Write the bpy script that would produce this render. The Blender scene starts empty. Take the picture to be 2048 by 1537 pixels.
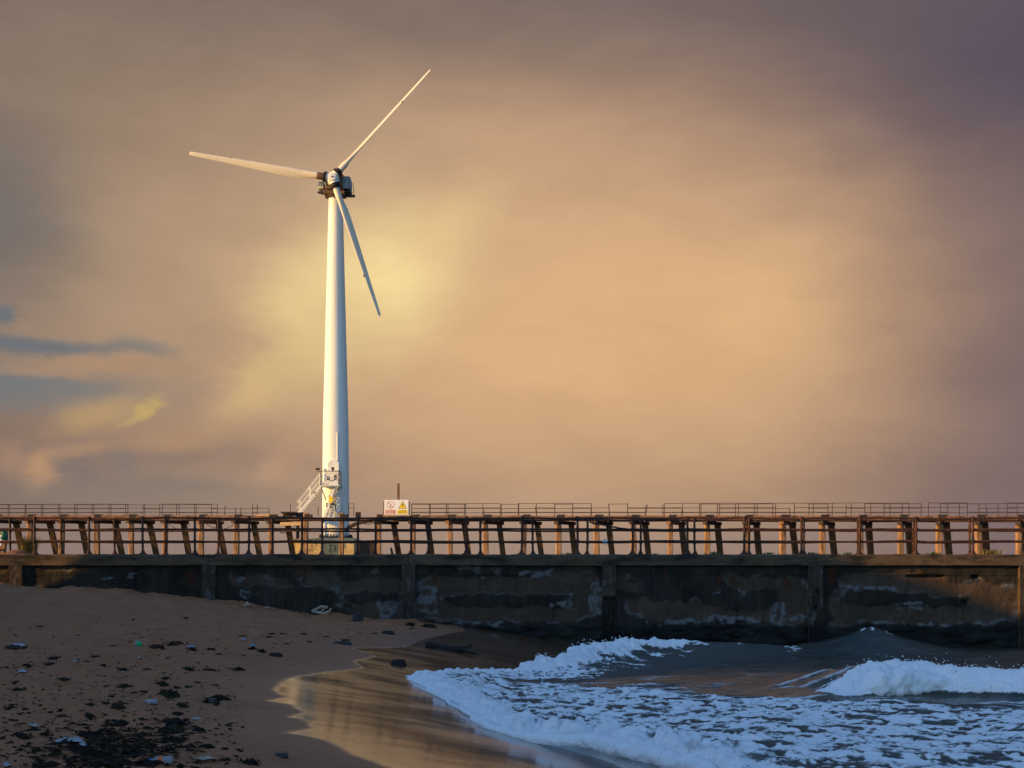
import bpy, math, random
import numpy as np
from mathutils import Vector, Matrix

random.seed(7)
RNG = np.random.default_rng(11)
scene = bpy.context.scene
COL = scene.collection
R = math.radians

# ------------------------------------------------------------------ camera
EYE_Z = 2.6
FPX = 2844.4          # focal length in pixels of a 2048 px wide picture
HOR = 1140.0          # row of the horizon
cam_data = bpy.data.cameras.new("camera")
cam = bpy.data.objects.new("camera", cam_data)
COL.objects.link(cam)
cam.location = (0, 0, EYE_Z)
cam.rotation_euler = (R(90), 0, 0)
cam_data.sensor_width = 36
cam_data.lens = 50
cam_data.shift_y = (HOR - 768.5) / 2048
cam_data.clip_start = 0.1
cam_data.clip_end = 20000
scene.camera = cam

# ------------------------------------------------------------------ light
SUN_AZ, SUN_EL = R(250), R(12)            # clockwise from +Y
SUN = Vector((math.sin(SUN_AZ) * math.cos(SUN_EL), math.cos(SUN_AZ) * math.cos(SUN_EL), math.sin(SUN_EL)))
sd = bpy.data.lights.new("sun", 'SUN')
sd.energy = 3.3
sd.angle = R(0.6)
sd.color = (1.0, 0.55, 0.11)
so = bpy.data.objects.new("sun", sd)
so.rotation_euler = SUN.to_track_quat('Z', 'Y').to_euler()
so.location = (-60, -10, 40)
COL.objects.link(so)

scene.view_settings.view_transform = 'Standard'
scene.view_settings.look = 'None'
EXPOSURE = 1.05
scene.view_settings.exposure = EXPOSURE
scene.view_settings.gamma = 1.0
scene.view_settings.use_curve_mapping = False
scene.cycles.max_bounces = 4
scene.cycles.diffuse_bounces = 2
scene.cycles.glossy_bounces = 2
scene.cycles.transmission_bounces = 3
scene.cycles.use_denoising = True
scene.cycles.sample_clamp_indirect = 6

def lin(c):
    return tuple((x / 255 / 12.92) if x / 255 <= 0.04045 else ((x / 255 + 0.055) / 1.055) ** 2.4 for x in c)

# ------------------------------------------------------------------ node helper
class NT:
    def __init__(s, tree):
        s.t = tree
    def n(s, kind, **kw):
        nd = s.t.nodes.new(kind)
        for k, v in kw.items():
            setattr(nd, k, v)
        return nd
    def put(s, sock, v):
        if v is None:
            return
        if isinstance(v, bpy.types.NodeSocket):
            s.t.links.new(v, sock)
        else:
            if isinstance(v, (tuple, list)) and sock.type == 'RGBA' and len(v) == 3:
                v = tuple(v) + (1,)
            sock.default_value = v
    def m(s, op, a, b=None, c=None, clamp=False):
        nd = s.n('ShaderNodeMath', operation=op, use_clamp=clamp)
        for i, v in enumerate((a, b, c)):
            s.put(nd.inputs[i], v)
        return nd.outputs[0]
    def vm(s, op, a, b=None):
        nd = s.n('ShaderNodeVectorMath', operation=op)
        s.put(nd.inputs[0], a)
        s.put(nd.inputs[1], b)
        return nd.outputs[0]
    def mix(s, f, a, b, kind='RGBA', blend='MIX'):
        nd = s.n('ShaderNodeMix', data_type=kind)
        if kind == 'RGBA':
            nd.blend_type = blend
            s.put(nd.inputs[0], f); s.put(nd.inputs[6], a); s.put(nd.inputs[7], b)
            return nd.outputs[2]
        s.put(nd.inputs[0], f); s.put(nd.inputs[2], a); s.put(nd.inputs[3], b)
        return nd.outputs[0]
    def noise(s, vec, scale, detail=3, rough=0.55, dist=0.0):
        nd = s.n('ShaderNodeTexNoise')
        s.put(nd.inputs['Vector'], vec)
        nd.inputs['Scale'].default_value = scale
        nd.inputs['Detail'].default_value = detail
        nd.inputs['Roughness'].default_value = rough
        nd.inputs['Distortion'].default_value = dist
        return nd.outputs[0]
    def mapr(s, v, a, b, c=0.0, d=1.0, smooth=True):
        nd = s.n('ShaderNodeMapRange', interpolation_type='SMOOTHSTEP' if smooth else 'LINEAR')
        s.put(nd.inputs[0], v)
        for i, q in enumerate((a, b, c, d)):
            nd.inputs[i + 1].default_value = q
        return nd.outputs[0]
    def scale(s, vec, sc):
        nd = s.n('ShaderNodeMapping')
        s.put(nd.inputs[0], vec)
        nd.inputs['Scale'].default_value = sc
        return nd.outputs[0]

# ------------------------------------------------------------------ sky
world = bpy.data.worlds.new("World")
scene.world = world
world.use_nodes = True
wt = NT(world.node_tree)
world.node_tree.nodes.clear()
tc = wt.n('ShaderNodeTexCoord').outputs['Generated']
sep = wt.n('ShaderNodeSeparateXYZ'); wt.put(sep.inputs[0], tc)
dx, dy, dz = sep.outputs
az = wt.m('ARCTAN2', dx, dy)
el = wt.m('ARCSINE', dz)
sky = wt.n('ShaderNodeTexSky', sky_type='NISHITA')
sky.sun_disc = False
sky.sun_elevation = SUN_EL
sky.sun_rotation = SUN_AZ
sky.air_density = 1.0
sky.dust_density = 0.4
sky.ozone_density = 3.8
NISHITA = 0.15
skyc = wt.vm('SCALE', sky.outputs[0]); skyc.node.inputs['Scale'].default_value = NISHITA

# soft rain cloud lit by the low sun: patches described by direction (azimuth, elevation)
warp_a = wt.m('SUBTRACT', wt.noise(wt.scale(tc, (2.5, 2.5, 5)), 3.0, 3), 0.5)
warp_e = wt.m('SUBTRACT', wt.noise(wt.scale(tc, (2.0, 2.0, 6)), 3.7, 3), 0.5)
azw = wt.m('ADD', az, wt.m('MULTIPLY', warp_a, 0.07))
elw = wt.m('ADD', el, wt.m('MULTIPLY', warp_e, 0.045))

azf = wt.m('ADD', wt.m('ADD', az, wt.m('MULTIPLY', warp_a, 0.025)), wt.m('MULTIPLY', wt.m('SUBTRACT', wt.noise(wt.scale(tc, (1, 1, 2.5)), 22.0, 4, 0.6), 0.5), 0.045))
elf = wt.m('ADD', wt.m('ADD', el, wt.m('MULTIPLY', warp_e, 0.015)), wt.m('MULTIPLY', wt.m('SUBTRACT', wt.noise(wt.scale(tc, (1, 1, 2.0)), 19.0, 4, 0.6), 0.5), 0.016))

def patch(u, v, su, sv, tilt=0.0, power=1.0):
    a0 = math.atan((u - 1024) / FPX)
    e0 = math.atan((HOR - v) / FPX * math.cos(a0))
    small = su < 260 and u < 700
    da = wt.m('SUBTRACT', azf if small else azw, a0)
    de = wt.m('SUBTRACT', elf if small else elw, e0)
    if tilt:
        c, s_ = math.cos(tilt), math.sin(tilt)
        da, de = (wt.m('ADD', wt.m('MULTIPLY', da, c), wt.m('MULTIPLY', de, s_)),
                  wt.m('SUBTRACT', wt.m('MULTIPLY', de, c), wt.m('MULTIPLY', da, s_)))
    da = wt.m('DIVIDE', da, su / FPX)
    de = wt.m('DIVIDE', de, sv / FPX)
    q = wt.m('ADD', wt.m('MULTIPLY', da, da), wt.m('MULTIPLY', de, de))
    if power != 1.0:
        q = wt.m('POWER', q, power)
    return wt.m('EXPONENT', wt.m('MULTIPLY', q, -1.0))

def skycol(c):
    return tuple(x * 2 ** -EXPOSURE for x in lin(c))
cc = wt.mix(0.0, skycol((92, 83, 88)), (0, 0, 0))
LAYERS = [
    (1080, 570, 1040, 600, 0, 1.15, (206, 166, 130), 1.0),
    (1300, 670, 620, 270, 0, 1.0, (224, 178, 130), 0.8),
    (540, 400, 440, 290, 0, 1.0, (188, 159, 127), 0.5),
    (250, 560, 260, 200, 0, 1.0, (170, 146, 119), 0.5),
    (150, 170, 520, 200, 0.1, 1.0, (146, 126, 107), 0.6),
    (0, 430, 150, 190, 0, 1.1, (110, 106, 104), 0.8),
    (775, 560, 125, 125, 0.8, 1.0, (250, 224, 158), 0.85),
    (612, 640, 95, 125, -0.2, 1.0, (238, 210, 148), 0.75),
    (880, 470, 130, 60, 0.7, 1.0, (230, 196, 142), 0.5),
    (520, 770, 110, 45, 0.75, 1.1, (218, 184, 130), 0.65),
    (1590, 580, 180, 115, 0.5, 1.0, (236, 189, 136), 0.6),
    (30, 772, 250, 42, 0, 1.2, (112, 120, 124), 0.8),
    (70, 694, 210, 16, 0.03, 1.5, (96, 110, 120), 0.8),
    (5, 632, 34, 24, 0, 1.5, (96, 110, 120), 0.8),
    (210, 728, 150, 20, 0.05, 1.3, (176, 142, 112), 0.8),
    (190, 826, 95, 30, 0.35, 1.2, (192, 158, 110), 0.65),
    (280, 820, 50, 13, 0.65, 1.5, (206, 176, 104), 0.6),
    (300, 925, 330, 42, 0, 1.0, (138, 118, 108), 0.65),
    (340, 880, 120, 24, 0.1, 1.2, (180, 144, 112), 0.55),
    (80, 944, 42, 36, 0.4, 1.5, (192, 149, 112), 0.85),
    (12, 925, 30, 40, 0, 1.4, (170, 136, 112), 0.6),
    (552, 945, 62, 30, 0.6, 1.3, (186, 148, 118), 0.65),
    (420, 940, 40, 22, 0.3, 1.3, (160, 130, 112), 0.5),
    (150, 955, 34, 26, 0.2, 1.4, (118, 112, 110), 0.5),
    (235, 935, 30, 30, 0.9, 1.4, (122, 120, 118), 0.45),
    (165, 905, 60, 16, 0.2, 1.3, (182, 146, 114), 0.5),
    (350, 975, 110, 16, 0.0, 1.3, (116, 112, 108), 0.5),
    (110, 745, 120, 10, 0.0, 1.4, (172, 140, 114), 0.6),
    (300, 695, 60, 16, -0.1, 1.3, (120, 122, 120), 0.5),
    (280, 1000, 460, 34, 0, 1.0, (130, 121, 110), 0.6),
    (1024, 1085, 2200, 62, 0, 1.0, (150, 130, 122), 0.7),
    (1050, 1000, 420, 90, 0, 1.0, (192, 156, 122), 0.5),
    (2120, 800, 340, 600, 0, 1.0, (118, 100, 104), 0.85),
    (2150, 30, 720, 330, -0.2, 1.0, (80, 73, 92), 0.95),
    (1050, -60, 1300, 180, 0, 1.0, (106, 96, 97), 0.75),
]
for (u, v, su, sv, tl, pw, col, st) in LAYERS:
    g = patch(u, v, su, sv, tl, pw)
    cc = wt.mix(wt.m('MULTIPLY', g, st), cc, skycol(col))
streak = wt.noise(wt.scale(tc, (3, 3, 9)), 2.2, 5, 0.5, 0.4)
wisp = wt.noise(wt.scale(tc, (5, 5, 11)), 5.0, 6, 0.62, 0.8)
cc = wt.mix(1.0, cc, wt.mapr(streak, 0.25, 0.75, 0.95, 1.05), blend='MULTIPLY')
cc = wt.mix(1.0, cc, wt.mapr(wisp, 0.3, 0.7, 0.98, 1.02), blend='MULTIPLY')
# the cloud bank stands in front of the viewer and thins out overhead and to the sides
fade_e = wt.mapr(wt.m('ADD', el, wt.m('MULTIPLY', warp_e, 0.3)), R(23), R(36), 1.0, 0.0)
# (it trails off to the left; to the right the dark rain goes on round the bay)
az_side = wt.m('MAXIMUM', wt.m('MULTIPLY', az, -1.0), wt.m('MULTIPLY', az, 0.32))
fade_a = wt.mapr(wt.m('ADD', az_side, wt.m('MULTIPLY', warp_a, 0.4)), R(23), R(46), 1.0, 0.0)
mask = wt.m('MULTIPLY', fade_e, fade_a)
final = wt.mix(mask, skyc, cc)
bg = wt.n('ShaderNodeBackground')
wt.put(bg.inputs[0], final)
bg.inputs[1].default_value = 1.0
world.cycles.sampling_method = 'MANUAL'
world.cycles.sample_map_resolution = 256
wo = wt.n('ShaderNodeOutputWorld')
world.node_tree.links.new(bg.outputs[0], wo.inputs[0])

# ------------------------------------------------------------------ numpy noise
def _hash(ix, iy, seed):
    h = (ix.astype(np.int64) * 374761393 + iy.astype(np.int64) * 668265263 + seed * 974711) & 0xffffffff
    h = ((h ^ (h >> 13)) * 1274126177) & 0xffffffff
    return h ^ (h >> 16)

def noise2(x, y, seed=0):
    x = np.asarray(x, dtype=np.float64); y = np.asarray(y, dtype=np.float64)
    ix, iy = np.floor(x), np.floor(y)
    fx, fy = x - ix, y - iy
    ux = fx * fx * fx * (fx * (fx * 6 - 15) + 10)
    uy = fy * fy * fy * (fy * (fy * 6 - 15) + 10)
    def g(ox, oy):
        a = _hash(ix + ox, iy + oy, seed).astype(np.float64) * (2 * np.pi / 4294967296.0)
        return np.cos(a) * (fx - ox) + np.sin(a) * (fy - oy)
    a = g(0, 0); b = g(1, 0); c = g(0, 1); d = g(1, 1)
    return ((a + (b - a) * ux) * (1 - uy) + (c + (d - c) * ux) * uy) * 1.41

def fbm(x, y, octv=4, seed=0, gain=0.5):
    s = 0; a = 1.0
    for i in range(octv):
        s = s + a * noise2(x * 2 ** i, y * 2 ** i, seed + i * 17)
        a *= gain
    return s

def sst(a, b, x):
    t = np.clip((x - a) / (b - a), 0, 1)
    return t * t * (3 - 2 * t)

# ------------------------------------------------------------------ mesh builder
ORIG = {}

def tag(o, label=None, cat=None, group=None, kind=None):
    if label: o["label"] = label
    if cat: o["category"] = cat
    if group: o["group"] = group
    if kind: o["kind"] = kind
    return o

def thing(name, loc, label, cat, group=None):
    o = bpy.data.objects.new(name, None)
    o.empty_display_size = 0.2
    COL.objects.link(o)
    o.location = loc
    ORIG[o] = Vector(loc)
    return tag(o, label, cat, group)

class MB:
    def __init__(s):
        s.v = []; s.f = []
    def add(s, vs, fs):
        b = len(s.v)
        s.v.extend(Vector(q) for q in vs)
        s.f.extend(tuple(i + b for i in f) for f in fs)
        return s
    def box(s, c, size, rz=0.0, jit=0.0):
        hx, hy, hz = size[0] / 2, size[1] / 2, size[2] / 2
        m = Matrix.Rotation(rz, 3, 'Z')
        vs = []
        for dz_ in (-hz, hz):
            for (a, b) in ((-hx, -hy), (hx, -hy), (hx, hy), (-hx, hy)):
                p = m @ Vector((a, b, dz_)) + Vector(c)
                if jit:
                    p += Vector((random.uniform(-jit, jit), random.uniform(-jit, jit), random.uniform(-jit, jit)))
                vs.append(p)
        return s.add(vs, [(3, 2, 1, 0), (4, 5, 6, 7), (0, 1, 5, 4), (1, 2, 6, 5), (2, 3, 7, 6), (3, 0, 4, 7)])
    def beam(s, p0, p1, w, h, up=(0, 0, 1), w1=None, h1=None):
        p0, p1 = Vector(p0), Vector(p1)
        d = (p1 - p0).normalized()
        x = d.cross(Vector(up))
        if x.length < 1e-4:
            x = d.cross(Vector((0, 1, 0)))
        x.normalize()
        y = x.cross(d).normalized()
        w1 = w if w1 is None else w1
        h1 = h if h1 is None else h1
        vs = []
        for p, ww, hh in ((p0, w, h), (p1, w1, h1)):
            for (a, b) in ((-1, -1), (1, -1), (1, 1), (-1, 1)):
                vs.append(p + x * (a * ww / 2) + y * (b * hh / 2))
        return s.add(vs, [(0, 1, 2, 3), (7, 6, 5, 4), (0, 4, 5, 1), (1, 5, 6, 2), (2, 6, 7, 3), (3, 7, 4, 0)])
    def tube(s, pts, rad, n=8, cap=True):
        pts = [Vector(p) for p in pts]
        if not isinstance(rad, (list, tuple)):
            rad = [rad] * len(pts)
        vs, fs = [], []
        ref = None
        for i, p in enumerate(pts):
            d = (pts[min(i + 1, len(pts) - 1)] - pts[max(i - 1, 0)]).normalized()
            if ref is None:
                ref = Vector((0, 0, 1)) if abs(d.z) < 0.9 else Vector((1, 0, 0))
            x = d.cross(ref).normalized()
            y = x.cross(d).normalized()
            ref = -x.cross(d) if False else ref
            for k in range(n):
                a = 2 * math.pi * k / n
                vs.append(p + (x * math.cos(a) + y * math.sin(a)) * rad[i])
        for i in range(len(pts) - 1):
            for k in range(n):
                k2 = (k + 1) % n
                fs.append((i * n + k, (i + 1) * n + k, (i + 1) * n + k2, i * n + k2))
        if cap:
            fs.append(tuple(range(n)))
            fs.append(tuple(reversed(range((len(pts) - 1) * n, len(pts) * n))))
        return s.add(vs, fs)
    def lathe(s, c, prof, n=32, axis=None):
        """prof: (radius, height) pairs along +Z or along axis"""
        c = Vector(c)
        q = Vector(axis).to_track_quat('Z', 'Y').to_matrix() if axis is not None else Matrix.Identity(3)
        vs, fs = [], []
        for (r, h) in prof:
            for k in range(n):
                a = 2 * math.pi * k / n
                vs.append(q @ Vector((r * math.cos(a), r * math.sin(a), h)) + c)
        m = len(prof)
        for i in range(m - 1):
            for k in range(n):
                k2 = (k + 1) % n
                fs.append((i * n + k, i * n + k2, (i + 1) * n + k2, (i + 1) * n + k))
        fs.append(tuple(reversed(range(n))))
        fs.append(tuple(range((m - 1) * n, m * n)))
        return s.add(vs, fs)
    def prism(s, poly, y0, y1):
        """polygon of (x, z) points given thickness along Y"""
        n = len(poly)
        vs = [(x, y0, z) for x, z in poly] + [(x, y1, z) for x, z in poly]
        fs = [tuple(range(n)), tuple(reversed(range(n, 2 * n)))]
        fs += [(i, i + n, (i + 1) % n + n, (i + 1) % n) for i in range(n)]
        return s.add(vs, fs)
    def mesh(s, name, mat, origin=(0, 0, 0), smooth=False):
        me = bpy.data.meshes.new(name)
        o = Vector(origin)
        me.from_pydata([tuple(q - o) for q in s.v], [], s.f)
        me.materials.append(mat)
        if smooth:
            me.polygons.foreach_set('use_smooth', [True] * len(me.polygons))
        me.update()
        return me
    def build(s, name, mat, parent=None, smooth=False, bevel=0.0):
        org = Vector((0, 0, 0))
        if parent is not None:
            org = ORIG[parent]
        me = s.mesh(name, mat, org, smooth)
        o = bpy.data.objects.new(name, me)
        COL.objects.link(o)
        if parent is not None:
            o.parent = parent
            ORIG[o] = org
        else:
            ORIG[o] = Vector((0, 0, 0))
        if smooth:
            try:
                me.set_sharp_from_angle(angle=R(40))
            except Exception:
                pass
        if bevel:
            b = o.modifiers.new('bevel', 'BEVEL'); b.width = bevel; b.segments = 1; b.limit_method = 'ANGLE'
        return o

def grid_mesh(name, xs, ys, Z, mat, attrs=None, keep=None, XY=None):
    """height field over the grid xs, ys (Z is len(ys) x len(xs))"""
    nx, ny = len(xs), len(ys)
    XX, YY = np.meshgrid(xs, ys) if XY is None else XY
    co = np.stack([XX.ravel(), YY.ravel(), Z.ravel()], 1)
    i = np.arange(ny - 1)[:, None] * nx + np.arange(nx - 1)[None, :]
    q = np.stack([i, i + 1, i + nx + 1, i + nx], -1).reshape(-1, 4)
    if keep is not None:
        kf = keep.ravel()
        q = q[kf[q].any(1)]
        used = np.zeros(len(co), bool); used[q.ravel()] = True
        remap = np.cumsum(used) - 1
        q = remap[q]; co = co[used]
    else:
        used = np.ones(len(co), bool)
    me = bpy.data.meshes.new(name)
    me.vertices.add(len(co)); me.vertices.foreach_set('co', co.astype(np.float32).ravel())
    me.loops.add(len(q) * 4); me.loops.foreach_set('vertex_index', q.astype(np.int32).ravel())
    me.polygons.add(len(q))
    me.polygons.foreach_set('loop_start', (np.arange(len(q)) * 4).astype(np.int32))
    me.polygons.foreach_set('loop_total', np.full(len(q), 4, np.int32))
    me.polygons.foreach_set('use_smooth', np.ones(len(q), bool))
    me.update(calc_edges=True)
    for k, a in (attrs or {}).items():
        at = me.attributes.new(k, 'FLOAT', 'POINT')
        at.data.foreach_set('value', a.ravel()[used].astype(np.float32))
    me.materials.append(mat)
    o = bpy.data.objects.new(name, me)
    COL.objects.link(o)
    return o

def P(u, v, Y):
    """picture point of the survey photograph at distance Y -> place"""
    return Vector(((u - 1024) * Y / FPX, Y, EYE_Z - (v - HOR) * Y / FPX))

# ------------------------------------------------------------------ materials
def mat(name):
    m_ = bpy.data.materials.new(name)
    m_.use_nodes = True
    t = NT(m_.node_tree)
    b = m_.node_tree.nodes['Principled BSDF']
    return m_, t, b

def simple(name, col, rough=0.7, var=0.25, scale=3.0, bump=0.0, bscale=40.0, metal=0.0, stretch=(1, 1, 1), dirt=None, dirt_amt=0.0, dirt_scale=2.0, coat=0.0, spec=0.2):
    m_, t, b = mat(name)
    oc = t.n('ShaderNodeTexCoord').outputs['Object']
    v = t.scale(oc, stretch)
    n1 = t.noise(v, scale, 5, 0.6)
    c = t.mix(1.0, tuple(col), t.mapr(n1, 0.25, 0.75, 1 - var, 1 + var), blend='MULTIPLY')
    if dirt is not None:
        n2 = t.noise(v, dirt_scale, 6, 0.65, 0.3)
        c = t.mix(t.mapr(n2, 0.62 - dirt_amt, 0.72 - dirt_amt * 0.6), c, tuple(dirt))
    t.put(b.inputs['Base Color'], c)
    b.inputs['Roughness'].default_value = rough
    b.inputs['Metallic'].default_value = metal
    b.inputs['Specular IOR Level'].default_value = spec
    if coat:
        b.inputs['Coat Weight'].default_value = coat
    if bump:
        bn = t.n('ShaderNodeBump'); bn.inputs['Strength'].default_value = bump; bn.inputs['Distance'].default_value = 0.02
        t.put(bn.inputs['Height'], t.noise(v, bscale, 4, 0.6))
        t.put(b.inputs['Normal'], bn.outputs[0])
    return m_

M = {}
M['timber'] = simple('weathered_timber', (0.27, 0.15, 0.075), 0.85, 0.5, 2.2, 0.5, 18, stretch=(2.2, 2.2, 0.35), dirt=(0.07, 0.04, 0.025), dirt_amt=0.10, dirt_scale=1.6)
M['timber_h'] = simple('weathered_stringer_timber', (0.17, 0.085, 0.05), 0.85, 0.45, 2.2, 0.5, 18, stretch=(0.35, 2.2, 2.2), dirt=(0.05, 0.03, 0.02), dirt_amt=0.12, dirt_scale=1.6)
M['raker_timber'] = simple('shade_darkened_timber', (0.075, 0.042, 0.020), 0.85, 0.45, 2.2, 0.5, 18, stretch=(2.2, 2.2, 0.35), dirt=(0.035, 0.02, 0.012), dirt_amt=0.10, dirt_scale=1.6)  # pier timber darkened to stand in for deck shadow on the raking piles
M['tar_timber'] = simple('tarred_timber', (0.045, 0.03, 0.024), 0.8, 0.4, 2.0, 0.4, 16)
M['plank'] = simple('new_plank', (0.42, 0.28, 0.16), 0.8, 0.3, 2.0, 0.3, 16, stretch=(0.4, 2, 2))
M['iron'] = simple('rusty_iron', (0.085, 0.034, 0.019), 0.75, 0.5, 6.0, 0.4, 60, dirt=(0.035, 0.022, 0.018), dirt_amt=0.18)
M['iron_thin'] = simple('dull_iron', (0.055, 0.030, 0.026), 0.7, 0.4, 4.0)
M['white'] = simple('white_paint', (0.73, 0.70, 0.63), 0.35, 0.05, 0.5, 0.0, dirt=(0.58, 0.52, 0.42), dirt_amt=0.05, dirt_scale=1.2, stretch=(2.5, 2.5, 0.12))
M['blade'] = simple('blade_paint', (0.66, 0.57, 0.43), 0.35, 0.06, 0.6, dirt=(0.50, 0.46, 0.40), dirt_amt=0.03, dirt_scale=1.0)
M['white_old'] = simple('stained_white_paint', (0.74, 0.72, 0.66), 0.5, 0.12, 1.5, dirt=(0.42, 0.24, 0.10), dirt_amt=0.09, dirt_scale=1.4)
M['grey_metal'] = simple('grey_louvre_metal', (0.44, 0.50, 0.53), 0.5, 0.15, 2.0)
M['cream_metal'] = simple('cream_louvre_metal', (0.62, 0.58, 0.46), 0.5, 0.15, 2.0)
M['dark_metal'] = simple('dark_oily_metal', (0.035, 0.026, 0.022), 0.5, 0.4, 3.0)
M['brown_metal'] = simple('brown_collar_metal', (0.16, 0.085, 0.05), 0.5, 0.3, 3.0)
M['concrete'] = simple('pale_concrete', (0.60, 0.44, 0.22), 0.9, 0.25, 1.2, 0.4, 12, dirt=(0.20, 0.16, 0.12), dirt_amt=0.06, dirt_scale=0.9)
M['yellow'] = simple('yellow_sign_paint', (0.85, 0.62, 0.02), 0.5, 0.05)
M['signwhite'] = simple('sign_white', (0.80, 0.79, 0.76), 0.5, 0.04)
M['signred'] = simple('faded_sign_red', (0.62, 0.20, 0.13), 0.5, 0.08)
M['signblack'] = simple('sign_black', (0.03, 0.02, 0.02), 0.5, 0.05)
M['signtext'] = simple('sign_brown_lettering', (0.35, 0.20, 0.02), 0.5, 0.05)
# ------------------------------------------------------------------ beach relief
WALL_Y = 46.0
_sY = [2, 10, 15, 22, 28, 33, 38, 43, 46, 60]
_sV = [0.5, -0.8, -1.3, -2.4, -2.8, -2.6, -1.6, -0.3, 0.0, 0.0]
_gT = [-70, -40, -25, -16.5, -11.7, -8.8, -6.9, -5.0, -2.8, -1.2, 0, 1.2, 2.2, 4, 10, 30, 80]
_gZ = [4.4, 3.4, 2.6, 2.11, 1.80, 1.50, 1.20, 1.02, 0.92, 0.72, 0.55, 0.33, 0.13, -0.28, -1.3, -3, -5]

def smooth_table(xs, ys, lo, hi, step, width):
    g = np.arange(lo, hi, step)
    v = np.interp(g, xs, ys)
    k = np.exp(-0.5 * (np.arange(-3 * width, 3 * width + step / 2, step) / width) ** 2); k /= k.sum()
    pad = len(k) // 2
    v = np.convolve(np.pad(v, pad, mode='edge'), k, mode='valid')[:len(g)]
    return g, v
_S = smooth_table(_sY, _sV, 0, 62, 0.1, 1.5)
_G = smooth_table(_gT, _gZ, -70, 80, 0.05, 0.45)

def ground_base(X, Y):
    s_ = np.interp(Y, *_S)
    return np.interp(X - s_, *_G)

def pix_world(pts, fn, z0=None):
    """follow the line of sight of each surveyed point down to the surface fn"""
    out = []
    for (u, v) in pts:
        kx, kz = (u - 1024) / FPX, -(v - HOR) / FPX
        d = np.arange(6, WALL_Y + 6, 0.02)
        zr = EYE_Z + kz * d
        zg = fn(kx * d, d)
        hit = np.nonzero(zr <= zg)[0]
        i = hit[0] if len(hit) else len(d) - 1
        out.append((kx * d[i], d[i], zg[i]))
    return np.array(out)

def polydist(X, Y, pts):
    """unsigned distance to an open polyline and the position along it"""
    best = np.full(X.shape, 1e9); pos = np.zeros(X.shape)
    acc = 0
    for (a, b) in zip(pts[:-1], pts[1:]):
        ax, ay, bx, by = a[0], a[1], b[0], b[1]
        L2 = (bx - ax) ** 2 + (by - ay) ** 2
        t = np.clip(((X - ax) * (bx - ax) + (Y - ay) * (by - ay)) / L2, 0, 1)
        d = np.hypot(X - (ax + t * (bx - ax)), Y - (ay + t * (by - ay)))
        m_ = d < best
        best = np.where(m_, d, best); pos = np.where(m_, acc + t * math.sqrt(L2), pos)
        acc += math.sqrt(L2)
    return best, pos

def inside(X, Y, poly):
    r = np.zeros(X.shape, bool)
    n = len(poly)
    for i in range(n):
        x0, y0 = poly[i][0], poly[i][1]; x1, y1 = poly[(i + 1) % n][0], poly[(i + 1) % n][1]
        if y0 == y1:
            continue
        c = ((Y >= min(y0, y1)) & (Y < max(y0, y1))) & (X < x0 + (Y - y0) * (x1 - x0) / (y1 - y0))
        r ^= c
    return r

# edge of the film of water left by the last wave, and the front of the new one
WETPIX = [(860, 1620), (770, 1537), (700, 1512), (640, 1480), (560, 1466), (610, 1455), (600, 1440), (560, 1434),
          (598, 1425), (575, 1410), (522, 1401), (560, 1394), (535, 1378), (560, 1358), (640, 1344), (720, 1336),
          (700, 1322), (745, 1312), (700, 1296), (800, 1294), (845, 1277), (930, 1262), (905, 1248)]
WET = pix_world(WETPIX, ground_base)
wet_poly = [tuple(p[:2]) for p in WET] + [(-1.6, 47), (12, 47), (12, 8), (-0.6, 8)]
EDGEPIX = [(1420, 1600), (1250, 1537), (1180, 1512), (1100, 1492), (1050, 1478), (1000, 1462), (960, 1440), (915, 1408),
           (870, 1388), (832, 1368), (815, 1353), (850, 1350), (920, 1345), (1000, 1342), (1080, 1338)]
EDGE = [tuple(p[:2]) for p in pix_world(EDGEPIX, ground_base)]
EDGE = EDGE + [(1.0, 36.3), (1.7, 38.5), (2.2, 41), (2.4, 44), (2.5, 48)]
sea_poly = [(3.4, 9.0)] + EDGE + [(40, 48), (40, 9)]

def axis(parts):
    """spacing list: (start, stop, step) pieces joined"""
    out = [np.arange(a, b, s) for a, b, s in parts]
    out.append(np.array([parts[-1][1]]))
    return np.concatenate(out)

bx = axis([(-70, -26, 2.0), (-26, -18, 0.4), (-18, -9, 0.075), (-9, 3.2, 0.05), (3.2, 14, 0.5)])
by = axis([(-40, 4, 2.0), (4, 9, 0.3), (9, 22, 0.045), (22, 34, 0.06), (34, 46.3, 0.08)])
BX, BY = np.meshgrid(bx, by)
GB = ground_base(BX, BY)
ins = inside(BX, BY, wet_poly)
dW, _ = polydist(BX, BY, WET)
sdw = np.where(ins, dW, -dW)
wet = sst(-0.04, 0.15, sdw + 0.05 * noise2(BX * 2.5, BY * 2.5, 5))
damp = sst(-1.9, 0.05, sdw + 0.5 * noise2(BX * 0.6, BY * 0.6, 6))      # darker smooth sand beyond the film
dry = 1 - damp
rough_n = (0.050 * fbm(BX * 0.7, BY * 0.7, 3, 21) + 0.050 * fbm(BX * 2.3, BY * 2.3, 3, 33)
           - 0.060 * np.clip(fbm(BX * 3.1, BY * 3.1, 2, 41) - 0.15, 0, 1) + 0.020 * fbm(BX * 8, BY * 8, 2, 51))
hummock = 0.05 * np.clip(fbm(BX * 1.1 + 3, BY * 0.8, 3, 61), 0, 1)
mound = sst(-9.0, -13.0, BX) * 0.10 * fbm(BX * 0.35, BY * 0.35, 3, 71)
edge_step = 0.004 * sst(-0.35, -0.05, sdw) * (1 - wet)
GZ = GB + dry * (rough_n + hummock) + damp * (1 - wet) * 0.006 * fbm(BX * 2, BY * 2, 2, 81) + mound + edge_step
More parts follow.
